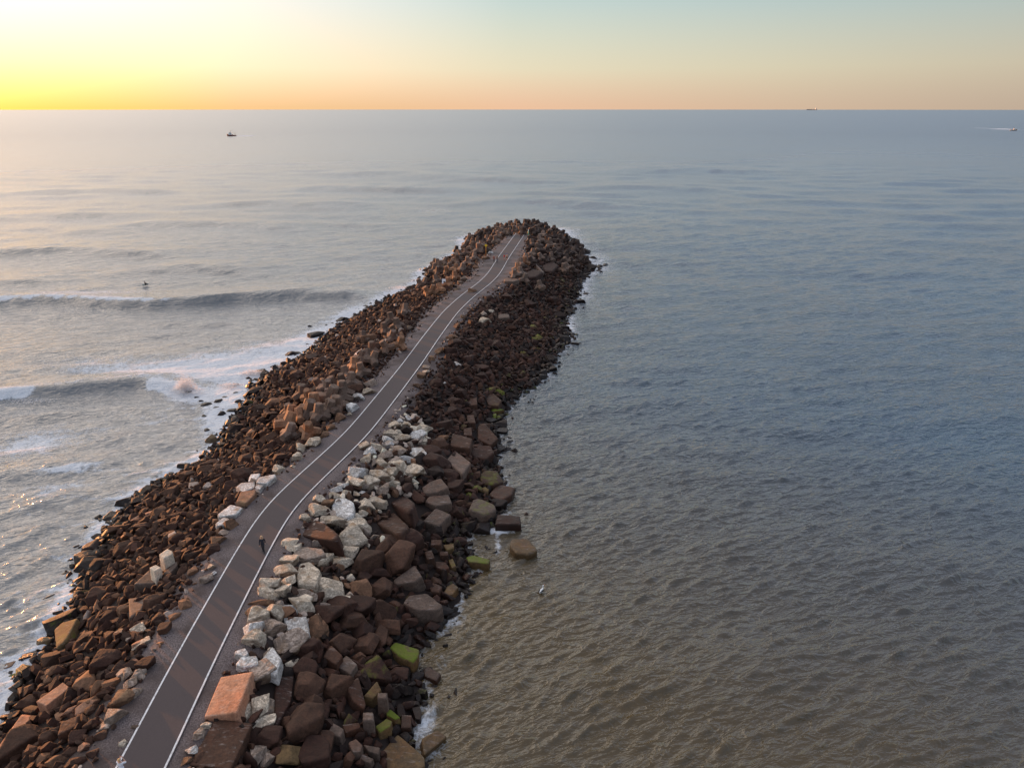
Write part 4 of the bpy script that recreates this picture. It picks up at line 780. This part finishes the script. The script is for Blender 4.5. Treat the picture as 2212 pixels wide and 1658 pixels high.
# ------------------------------------------------------------------ people
def tube(pts, rad_, n=10, sq=1.0):
    pts = np.array(pts, float); V = []; F = []
    ts = np.gradient(pts, axis=0); ts /= np.linalg.norm(ts, axis=1)[:, None] + 1e-9
    ref = np.array([0.0, 1, 0]) if abs(ts[:, 1]).mean() < .8 else np.array([1.0, 0, 0])
    for i, (q, t_) in enumerate(zip(pts, ts)):
        a = np.cross(t_, ref); a /= np.linalg.norm(a) + 1e-9; b = np.cross(a, t_)
        r_ = rad_[i] if not np.isscalar(rad_) else rad_
        rx, ry = (r_ if isinstance(r_, tuple) else (r_, r_ * sq))
        for k in range(n): V.append(q + a * math.cos(k * 2 * math.pi / n) * rx + b * math.sin(k * 2 * math.pi / n) * ry)
    m_ = len(pts)
    for i in range(m_ - 1):
        for k in range(n): F.append((i * n + k, i * n + (k + 1) % n, (i + 1) * n + (k + 1) % n, (i + 1) * n + k))
    V.append(pts[0] - ts[0] * .3 * np.mean(rad_[0] if not np.isscalar(rad_) else rad_)); V.append(pts[-1] + ts[-1] * .3 * np.mean(rad_[-1] if not np.isscalar(rad_) else rad_))
    for k in range(n): F.append((len(V) - 2, (k + 1) % n, k)); F.append((len(V) - 1, (m_ - 1) * n + k, (m_ - 1) * n + (k + 1) % n))
    return V, F
def ball(c, r_, lv=2):
    v, f = ICO[lv]; return [np.array(c) + q * np.array(r_) for q in v], [tuple(q) for q in f]
def fuse(*parts):
    V, F = [], []
    for v, f in parts:
        b = len(V); V += list(v); F += [tuple(i + b for i in q) for q in f]
    return V, F
def remesh(o, voxel):
    md = o.modifiers.new('skin', 'REMESH'); md.mode = 'VOXEL'; md.voxel_size = voxel; md.use_smooth_shade = True
SKIN = plain('skin', (.48, .29, .21), .55, .08, 20)
CLOTH = {}
def cloth(col):
    if col not in CLOTH: CLOTH[col] = plain('cloth', col, .85, .12, 14)
    return CLOTH[col]
def arm_tube(s, sh, el_, wr_, grow=0.0): return tube([sh, (np.array(sh) + el_) / 2, el_, (np.array(el_) + wr_) / 2, wr_], [.052 + grow, .047 + grow, .041 + grow, .035 + grow, .026 + grow], 10)
def hand(wr_, dr, side):
    wr_, dr = np.array(wr_, float), np.array(dr, float); dr /= np.linalg.norm(dr); lat_ = np.cross(dr, [0, 1, 0.2]); lat_ /= np.linalg.norm(lat_) + 1e-9; fwd = np.cross(lat_, dr)
    P = [tube([wr_, wr_ + dr * .05, wr_ + dr * .09], [(.024, .017), (.038, .017), (.036, .014)], 10)]
    for k, L in enumerate((.068, .078, .072, .056)):
        b = wr_ + dr * .088 + lat_ * (.027 - .018 * k); P.append(tube([b, b + dr * L * .5 + fwd * .010, b + dr * L + fwd * .032], [.0095, .0088, .0075], 7))
    b = wr_ + dr * .03 + lat_ * .03; P.append(tube([b, b + lat_ * .025 + dr * .025, b + lat_ * .03 + dr * .058 + fwd * .012], [.011, .010, .008], 7))
    return P
def person(P, yaw, pose, top, bottom, hair, label, mark=None, voxel=.02, height=1.7, long_hair=False, coat=False, hat=None, bare_legs=False, backpack=None, group='people on the breakwater'):
    rt = bpy.data.objects.new('person', None); COL.objects.link(rt); rt.location = P; rt.rotation_euler = (0, 0, yaw); rt.scale = (height / 1.7,) * 3   # faces local -Y
    hip = .89; st = .17 if pose == 'walk' else .02
    legs = []
    sh_z = 1.40
    if pose == 'sit':
        hip = .30; sh_z = .80
        for s in (-1, 1): legs.append([(s * .09, 0, hip), (s * .10, -.22, .40), (s * .11, -.43, .47), (s * .10, -.47, .25), (s * .10, -.50, .06)])
    else:
        for s in (-1, 1):
            f_ = -st * s
            legs.append([(s * .09, 0, hip), (s * .095, f_ * .55 - .02, .69), (s * .095, f_ * .8 - .04, .48), (s * .09, f_ * 1.0, .27), (s * .085, f_ * 1.15 + .02, .07)])
    LR = [.088, .078, .056, .052, .037]
    tz = hip
    torso_p = [(0, 0, tz - .06), (0, 0, tz + .08), (0, -.01, tz + .22), (0, -.01, tz + .36), (0, 0, sh_z), (0, 0.005, sh_z + .07)]
    torso_r = [(.145, .105), (.158, .108), (.128, .092), (.165, .108), (.150, .085), (.06, .058)]
    sw = st * 1.1
    arms = []
    for s in (-1, 1):
        sh = np.array([s * .175, 0, sh_z - .01])
        if pose == 'raise': el_ = np.array([s * .27, -.17, sh_z - .12]); wr_ = np.array([s * .08, -.21, sh_z + .16]); dr = np.array([-s * .3, -.1, 1])
        elif pose == 'sit': el_ = np.array([s * .23, -.1, sh_z - .24]); wr_ = np.array([s * .13, -.34, sh_z - .28]); dr = np.array([-s * .2, -1, -.2])
        else: el_ = np.array([s * .225, s * sw * .5 + .03, sh_z - .29]); wr_ = np.array([s * .22, s * sw - .05, sh_z - .53]); dr = np.array([0, -.15, -1])
        arms.append((s, sh, el_, wr_, dr))
    hz = sh_z + .20
    parts = [tube(torso_p, torso_r, 14), tube([(0, 0.005, sh_z + .03), (0, -.005, sh_z + .12)], [.054, .052], 10),
             ball((0, -.012, hz), (.078, .098, .118)), ball((0, -.05, hz - .07), (.052, .055, .045)), ball((0, -.112, hz - .012), (.014, .022, .026), 1), ball((0, -.10, hz - .062), (.026, .014, .010), 1)]
    for s in (-1, 1): parts.append(ball((s * .079, .0, hz - .01), (.013, .022, .032), 1))
    for lg in legs: parts.append(tube(lg, LR, 10)); q = np.array(lg[-1]); parts.append(tube([q + (0, .05, -.03), q + (0, -.06, -.035), q + (0, -.15, -.045)], [.038, .042, .030], 8))
    for s, sh, el_, wr_, dr in arms: parts.append(arm_tube(s, sh, el_, wr_)); parts += hand(wr_, dr, s)
    body = link_mesh('body', *fuse(*parts), SKIN, rt); remesh(body, voxel)
    # clothing
    g = .018
    tp = [tube([tuple(q) for q in torso_p[:5]] if not coat else [(0, 0, tz - .22)] + [tuple(q) for q in torso_p[:5]], ([] if not coat else [(.19, .15)]) + [(a + g, b + g) for a, b in torso_r[:5]], 16)]
    for s, sh, el_, wr_, dr in arms: tp.append(arm_tube(s, sh, el_, wr_ if coat else (np.array(el_) * .55 + sh * .45), g))
    top_o = link_mesh('coat' if coat else 'shirt', *fuse(*tp), cloth(top), rt); remesh(top_o, max(voxel, .014))
    if not bare_legs: tr = [tube(lg, [r_ + .012 for r_ in LR], 10) for lg in legs] + [tube([(0, 0, hip - .1), (0, 0, hip + .06)], [(.155, .118), (.150, .112)], 12)]
    else: tr = [tube(lg[:3], [r_ + .02 for r_ in LR[:3]], 10) for lg in legs] + [tube([(0, 0, hip - .1), (0, 0, hip + .06)], [(.155, .118), (.150, .112)], 12)]
    link_mesh('trousers' if not bare_legs else 'shorts', *fuse(*tr), cloth(bottom), rt)
    for lg in legs:
        q = np.array(lg[-1]); link_mesh('shoe', *fuse(tube([q + (0, .075, -.03), q + (0, .04, -.022), q + (0, -.06, -.03), q + (0, -.17, -.042)], [.036, .046, .046, .030], 10)), cloth((.03, .03, .035)), rt)
    hp = [ball((0, .022, hz + .028), (.090, .098, .108))]
    if long_hair:
        hp += [tube([(0, .05, hz + .04), (0, .085, hz - .10), (0, .095, hz - .26), (0, .09, hz - .36)], [(.09, .05), (.105, .05), (.10, .04), (.07, .03)], 12)]
        for s in (-1, 1): hp.append(tube([(s * .055, -.01, hz + .08), (s * .092, -.01, hz - .03), (s * .105, -.03, hz - .20), (s * .09, -.04, hz - .30)], [.035, .035, .035, .022], 8))
    link_mesh('hair', *fuse(*hp), cloth(hair), rt)
    for s in (-1, 1): link_mesh('eye', *ball((s * .031, -.092, hz + .015), (.012, .010, .009), 1), cloth((.03, .02, .02)), rt)
    if hat: link_mesh('cap', *fuse(ball((0, .01, hz + .055), (.098, .108, .085)), tube([(0, -.06, hz + .04), (0, -.17, hz + .03)], [(.075, .010), (.055, .008)], 12)), cloth(hat), rt)
    if backpack: link_mesh('backpack', *fuse(tube([(0, .17, sh_z - .42), (0, .19, sh_z - .30), (0, .18, sh_z - .06), (0, .16, sh_z + .01)], [(.12, .07), (.14, .09), (.13, .085), (.09, .05)], 12)), cloth(backpack), rt)
    px, py, _ = project(np.array(P) + (0, 0, .9))
    register(rt, px, py, 20, 'person', 'person', group, ['', ''], label, mark)
    return rt
def on_path(px, py): return at(px, py, ZP + .06)
person(on_path(569, 1191), R(8), 'walk', (.022, .024, .034), (.018, .018, .022), (.60, .40, .20), 'person with long blonde hair in a dark coat walking along the path', 'the blonde walker', .010, 1.68, True, True)
person(at(258, 1643, 6.45) - np.array([0, 0, 6.45 - ZP]), R(172), 'raise', (.72, .74, .80), (.10, .12, .2), (.62, .38, .18), 'person with light hair in a white top at the bottom edge beside the white line', 'the walker in white', .010, 1.66)
person(on_path(1066.5, 566), R(20), 'walk', (.28, .06, .04), (.06, .03, .03), (.06, .03, .02), 'person in rust red walking on the sea side of the white line', None, .03, 1.72)
person(on_path(1073.5, 566.5), R(8), 'walk', (.22, .15, .12), (.12, .11, .13), (.10, .06, .04), 'person in a brown jacket with a pack, stepping over the white line', 'the couple on the line', .03, 1.84, backpack=(.03, .03, .035))
person(on_path(1088.8, 561), R(190), 'walk', (.55, .03, .03), (.35, .28, .28), (.10, .05, .03), 'shorter person in a bright red top beside one in a blue cap', None, .03, 1.45, bare_legs=True)
person(on_path(1094.5, 562), R(184), 'walk', (.60, .36, .25), (.16, .09, .07), (.10, .06, .04), 'person in a bright blue cap and pale top walking inside the path', 'the blue capped walker', .03, 1.78, hat=(.02, .10, .55), bare_legs=True)
person(on_path(1124.5, 514), R(200), 'walk', (.05, .03, .035), (.04, .03, .035), (.03, .02, .02), 'person in dark clothes near the far end of the path', 'the far dark walker', .03, 1.75)
person(onto(1112.5, 496, .6), R(185), 'walk', (.75, .77, .8), (.08, .07, .08), (.05, .03, .02), 'person in a white shirt standing among the units at the tip', 'the white shirted person at the tip', .03, 1.7)
person(onto(1157.8, 493.5, .7), R(150), 'sit', (.72, .75, .8), (.08, .07, .08), (.05, .03, .02), 'person in a white shirt sitting on the stones at the tip', None, .03, 1.7)
person(onto(1147.7, 533, .9), R(60), 'sit', (.85, .22, .08), (.12, .05, .04), (.06, .03, .02), 'person in bright orange sitting on a stone beside the path end', 'the orange sitter', .03, 1.75)
person(onto(1116.5, 479.5, 1.7), R(10), 'sit', (.40, .08, .05), (.10, .04, .04), (.05, .03, .02), 'person in red sitting on top of an armour unit at the tip', None, .03, 1.7)
person(onto(1105.5, 503, .3), R(150), 'sit', (.35, .12, .09), (.08, .05, .05), (.05, .03, .02), 'person in dull red sitting low by the path end', None, .03, 1.7)
person(onto(1136.5, 500, .3), R(200), 'sit', (.40, .14, .10), (.10, .06, .05), (.05, .03, .02), 'person in faded red sitting on stones past the path end', None, .03, 1.7)
# surfer on a board
sp = at(313.7, 615.5, 0.25)
sf = person(sp + np.array([0, 0, -.12]), R(150), 'sit', (.02, .02, .024), (.02, .02, .024), (.04, .03, .02), 'surfer in a black wetsuit sitting on a board beyond the breakers', 'the surfer', .03, 1.75, coat=True, group='surfer')
bd = link_mesh('surfboard', *fuse(tube([(0, -1.05, .06), (0, -.8, 0), (0, -.2, -.02), (0, .5, 0), (0, .9, .02)], [(.03, .02), (.17, .03), (.26, .035), (.24, .035), (.10, .02)], 14)), plain('board', (.6, .58, .5), .3))
bd.location = sp + np.array([0, 0, .14]); bd.rotation_euler = (0, 0, R(150)); register(bd, 313.7, 616, 10, 'surfboard', 'surfboard', 'surfer', ['', ''], 'pale surfboard floating under the surfer in black', None)

# ------------------------------------------------------------------ boats
def hull(L, B, h_f, h_m, draft=.6):
    V, F = [], []; st = [(-.5, .78, h_m * .92), (-.3, .95, h_m * .9), (0, 1, h_m), (.25, .85, h_m * 1.15), (.4, .5, h_f * .9), (.5, .04, h_f)]
    for s, w_, h in st:
        for a, b in ((1, h), (.92, h * .45), (.55, -draft), (-.55, -draft), (-.92, h * .45), (-1, h)): V.append((s * L + (.03 * L * (b / h_f) if s > .3 else 0), a * w_ * B / 2, b))
    n = 6
    for i in range(len(st) - 1):
        for k in range(n - 1): F.append((i * n + k, i * n + k + 1, (i + 1) * n + k + 1, (i + 1) * n + k))
        F.append((i * n + 5, i * n, (i + 1) * n, (i + 1) * n + 5))
    F.append(tuple(range(6))); F.append(tuple(range(len(V) - 1, len(V) - 7, -1)))
    return V, F
def boxm(c, s, taper=0.0):
    V = [(c[0] + x * s[0] / 2 * (1 - taper * (z > 0)), c[1] + y * s[1] / 2 * (1 - taper * (z > 0)), c[2] + z * s[2] / 2) for x in (-1, 1) for y in (-1, 1) for z in (-1, 1)]
    return V, [(0, 1, 3, 2), (4, 6, 7, 5), (0, 4, 5, 1), (2, 3, 7, 6), (0, 2, 6, 4), (1, 5, 7, 3)]
def trawler(px, py, yaw, L, hullcol, label, mark):
    P = at(px, py, 0); rt = bpy.data.objects.new('fishing_boat', None); COL.objects.link(rt); rt.location = P; rt.rotation_euler = (0, 0, yaw); s = L / 14; rt.scale = (s, s, s)
    link_mesh('hull', *hull(14, 4.6, 3.2, 1.7), plain('hull_paint', hullcol, .4), rt, False)
    wh = plain('cabin_white', (.75, .75, .74), .4); dk = plain('dark_steel', (.06, .05, .05), .5); gl = plain('cabin_glass', (.03, .04, .05), .1)
    link_mesh('deck', *boxm((0, 0, 1.45), (12, 3.9, .12)), plain('deck_boards', (.22, .16, .12), .7), rt, False)
    wlh = link_mesh('wheelhouse', *fuse(boxm((2.0, 0, 2.6), (4.2, 2.9, 2.3), .06), boxm((1.8, 0, 4.3), (2.6, 2.4, 1.3), .08), boxm((1.8, 0, 5.02), (3.0, 2.8, .14))), wh, rt, False)
    link_mesh('window', *boxm((3.05, 0, 4.4), (.14, 2.0, .6)), gl, wlh, False)
    for y in (-1, 1): link_mesh('window', *boxm((1.8, y * 1.16, 4.4), (1.7, .12, .55)), gl, wlh, False)
    link_mesh('mast', *fuse(tube([(.9, 0, 4.9), (.9, 0, 9.2)], [.11, .06], 8), tube([(.9, -1.3, 7.6), (.9, 1.3, 7.6)], [.05, .05], 6)), dk, rt)
    for y in (-1, 1): link_mesh('trawl_boom', *fuse(tube([(.4, y * 1.6, 1.6), (-.2, y * 2.3, 5), (-.6, y * 3.2, 9.0)], [.1, .08, .05], 7)), dk, rt)
    link_mesh('gantry', *fuse(tube([(-5.6, -1.7, 1.5), (-5.6, -1.6, 4.6), (-5.6, 1.6, 4.6), (-5.6, 1.7, 1.5)], [.12] * 4, 8)), dk, rt)
    link_mesh('winch', *fuse(tube([(-2, -.9, 2.0), (-2, .9, 2.0)], [.5, .5], 12), boxm((-2, 0, 1.7), (.8, 2.2, .5))), plain('rusty_steel', (.30, .12, .06), .7), rt, False)
    register(rt, px, py, 16, 'boat', 'fishing boat', 'fishing boats at sea', ['', ''], label, mark)
trawler(500, 294.5, R(172), 15.5, (.22, .09, .07), 'fishing boat with a rust brown hull, out at sea on the sunlit side', 'the rust brown boat')
trawler(2188, 282.5, R(-12), 12.5, (.32, .20, .10), 'smaller fishing boat trailing a wake at the far side of the photo', 'the smaller boat')
sh_ = bpy.data.objects.new('cargo_ship', None); COL.objects.link(sh_); q = at(1752.5, 240, 0); q = q / np.linalg.norm(q[:2]) * 19000; sh_.location = (q[0], q[1], -4); sh_.rotation_euler = (0, 0, R(178))
grey = plain('ship_grey', (.30, .24, .24), .6)
link_mesh('hull', *hull(230, 34, 24, 18, 4), grey, sh_, False)
br = link_mesh('bridge', *fuse(boxm((-90, 0, 32), (18, 30, 28)), boxm((-90, 0, 47), (12, 34, 4)), boxm((-100, 0, 50), (7, 7, 14))), plain('ship_white', (.75, .70, .62), .5), sh_, False)
link_mesh('deck_crane', *fuse(*[fuse(tube([(x, 0, 17), (x, 0, 36)], [2.2, 1.6], 8), tube([(x, 0, 34), (x + 24, 0, 30)], [1.2, .8], 6)) for x in (-40, 10, 60)]), grey, sh_)
register(sh_, 1752, 234, 18, 'ship', 'cargo ship', 'cargo ship', ['', ''], 'tiny grey cargo ship on the horizon', 'the ship on the horizon')

# ------------------------------------------------------------------ small things
P = at(1049.6, 555, ZP - .1); rt = bpy.data.objects.new('warning_sign', None); COL.objects.link(rt); rt.location = P; rt.rotation_euler = (0, 0, R(-4))
link_mesh('post', *fuse(tube([(0, 0, 0), (0, 0, 3.4)], [.055, .055], 10)), plain('post_paint', (.50, .22, .04), .5), rt)
link_mesh('sign_panel', *boxm((0, -.07, 3.15), (.62, .03, .62)), plain('sign_yellow', (.80, .50, .02), .4), rt, False).rotation_euler = (0, 0, 0)
for ch in rt.children:
    if ch.name.startswith('sign_panel'):
        for v in ch.data.vertices:
            x, z = v.co.x, v.co.z - 3.15; v.co.x = (x - z) * .72; v.co.z = 3.15 + (x + z) * .72
register(rt, 1049.6, 540, 14, 'sign', 'sign', 'warning sign', ['', ''], 'yellow diamond warning sign on a thin post beside the path', 'the yellow sign')
P = onto(1140.7, 523, .0); rt = bpy.data.objects.new('marker_post', None); COL.objects.link(rt); rt.location = P
link_mesh('lower_post', *fuse(tube([(0, 0, 0), (0, 0, 1.5)], [.20, .20], 12)), plain('white_paint', (.78, .80, .80), .4), rt)
link_mesh('upper_post', *fuse(tube([(0, 0, 1.5), (0, 0, 3.4), (0, 0, 3.45)], [.17, .17, .10], 12)), plain('green_paint', (.10, .30, .20), .4), rt)
link_mesh('lamp', *fuse(tube([(0, 0, 3.4), (0, 0, 3.55), (0, 0, 3.75)], [.16, .13, .06], 10)), plain('lamp_casing', (.75, .78, .75), .3), rt)
register(rt, 1140, 512, 14, 'post', 'marker post', 'marker post', ['', ''], 'green and white marker post beside the end of the path', 'the marker post')
# plaque on an armour unit
P = onto(*cx('j', 662, 1400), 1.2); o = bpy.data.objects.new('plaque', None); COL.objects.link(o); o.location = P; o.rotation_euler = (R(-10), 0, R(-12))
link_mesh('board', *boxm((0, -.9, .2), (.95, .06, 1.5)), plain('plaque_white', (.78, .80, .84), .5), o, False)
link_mesh('dark_disc', *fuse(tube([(.05, -.92, .3), (.05, -.955, .3)], [.20, .20], 14)), plain('plaque_dark', (.03, .03, .03), .5), o)
register(o, *cx('j', 662, 1400), 8, 'plaque', 'plaque', 'plaque', ['', ''], 'white plaque with a dark disc fixed upright on the sea slope', 'the white plaque')
# driftwood
pts = [onto(*cx('l', x, y), .7) for x, y in ((1652, 958), (1600, 1000), (1590, 1010))]; pts2 = [onto(*cx('l', x, y), .7) for x, y in ((1590, 1010), (1603, 1045), (1555, 1062), (1502, 1102))]; pts3 = [onto(*cx('l', x, y), .7) for x, y in ((1588, 1012), (1562, 1040), (1552, 1062))]
o = link_mesh('driftwood', *fuse(tube(pts, [.05, .09, .10], 8), tube(pts2, [.10, .11, .09, .04], 8), tube(pts3, [.09, .06, .04], 8)), plain('bleached_wood', (.62, .52, .46), .8, .25, 5))
register(o, *cx('l', 1580, 1030), 25, 'driftwood', 'driftwood', 'driftwood', ['', ''], 'forked bleached driftwood branch lying on the sea slope', 'the driftwood branch')
# steel loop on the pillar block
P = onto(*cx('f', 745, 898), 1.75); V, F = tube([(-.16, -.1, .0), (-.16, .10, .06), (-.09, .19, .06), (.09, .19, .06), (.16, .10, .06), (.16, -.1, .0)], [.035] * 6, 7)
# floating bird
P = at(1169, 1277.5, 0.05); rt = bpy.data.objects.new('pelican', None); COL.objects.link(rt); rt.location = P; rt.rotation_euler = (0, 0, R(60)); rt.scale = (.88, .88, .88)
bw = plain('white_feathers', (.80, .80, .80), .8); bkf = plain('dark_feathers', (.03, .03, .03), .8)
b_ = link_mesh('body', *fuse(tube([(-.42, 0, .16), (-.25, 0, .14), (0, 0, .15), (.22, 0, .16), (.34, 0, .20)], [(.05, .03), (.15, .12), (.21, .16), (.17, .14), (.06, .07)], 14), tube([(.26, 0, .2), (.36, 0, .34), (.33, 0, .48), (.36, 0, .58)], [.08, .055, .045, .05], 10), ball((.39, 0, .60), (.075, .055, .055))), bw, rt); remesh(b_, .012)
link_mesh('bill', *fuse(tube([(.44, 0, .60), (.62, 0, .52), (.80, 0, .44)], [(.030, .035), (.024, .035), (.008, .01)], 8)), plain('bill_pink', (.75, .42, .30), .5), rt)
for s in (-1, 1): link_mesh('wing', *fuse(tube([(.16, s * .15, .24), (-.1, s * .17, .26), (-.46, s * .06, .22)], [(.05, .07), (.06, .10), (.015, .03)], 10)), bkf, rt)
register(rt, 1169, 1277, 9, 'bird', 'bird', 'bird', ['', ''], 'white pelican with dark wings floating on the harbour water', 'the floating bird')
# spray thrown up where waves strike the stones
SV, SF = [], []
def splash(px, py, w_, h_, n, z0=.2):
    P = at(px, py, z0); sc = ((P - CAM) @ FW) / FPX; v, f = ICO[1]
    for k in range(n):
        a = abs(rng.normal(0, .42)); b = rng.normal(0, .36); top_ = max(0, 1 - (b / .9) ** 2)
        q = P + np.array([b * w_ * sc, rng.normal(0, .3) * w_ * sc * .5, min(1.1, a) * h_ * sc * top_]); r_ = rng.uniform(.02, .065) * (1.5 - min(1, a))
        SF.append(f + len(SV) * len(v)); SV.append(v * r_ + q)
splash(402, 843, 34, 46, 2400, .5); splash(545, 806, 34, 12, 700); splash(605, 796, 26, 9, 500); splash(690, 752, 30, 6, 300); splash(860, 622, 26, 7, 250); splash(500, 832, 30, 6, 400); splash(60, 864, 60, 5, 500); splash(200, 660, 160, 5, 700)
m, t, p = new_mat('spray_water'); t.set(p, 'Base Color', (.86, .84, .84, 1)); t.set(p, 'Roughness', .9); tl_ = t.n('ShaderNodeBsdfTranslucent', {'Color': (.9, .88, .88, 1)}); tr_ = t.n('ShaderNodeBsdfTransparent'); t.set([n for n in t.t.nodes if n.type == 'OUTPUT_MATERIAL'][0], 0, t.n('ShaderNodeMixShader', {0: .35, 1: t.n('ShaderNodeMixShader', {0: .5, 1: p, 2: tl_}), 2: tr_}))
o = big_mesh('spray', np.vstack(SV), np.vstack(SF), m); o['kind'] = 'stuff'; o['label'] = 'white spray thrown up where waves hit the stones'; o['category'] = 'spray'

# ------------------------------------------------------------------ labels: each thing told apart by its look and by what lies next to it
land = [(q['px'], q['py'], q['mark']) for q in THINGS if q['mark']]
def side(dx, dy):
    a = (math.degrees(math.atan2(-dy, dx)) + 360) % 360
    return ('right of', 'up and right of', 'above', 'up and left of', 'left of', 'down and left of', 'below', 'down and right of')[int((a + 22.5) // 45) % 8]
used = {q['label'] for q in THINGS if q['label']}
RANK = ['', 'second ', 'third ', 'fourth ', 'fifth ', 'sixth ', 'seventh ', 'eighth ']
pend = [q for q in THINGS if not q['label']]
keyed = {}
for q in pend:
    near = sorted((math.hypot(q['px'] - x, q['py'] - y), side(q['px'] - x, q['py'] - y), mk) for x, y, mk in land)[:3]
    sz = 'small' if q['s'] < 14 else ('mid sized' if q['s'] < 34 else 'large')
    look = ' '.join(z for z in (sz, q['words'][0], q['words'][1], q['noun']) if z)
    q['near'] = near; q['look'] = look
    keyed.setdefault((look, near[0][1], near[0][2]), []).append(q)
for (look, sd_, mk), qs in keyed.items():
    qs.sort(key=lambda q: q['near'][0][0])
    for i, q in enumerate(qs):
        if len(qs) == 1: q['label'] = f'{look} {sd_} {mk}'
        elif i < 8: q['label'] = f'{RANK[i] or "nearest "}{look} {sd_} {mk}'
        else: q['label'] = f'{look} {sd_} {mk}'
for q in THINGS:
    lb = q['label']
    if len(lb.split()) > 16 and q['words'][1]: lb = lb.replace(' ' + q['words'][1] + ' ', ' ', 1)
    if len(lb.split()) > 16: lb = lb.replace('mid sized ', '', 1).replace('small ', '', 1).replace('large ', '', 1)
    q['o']['label'] = lb
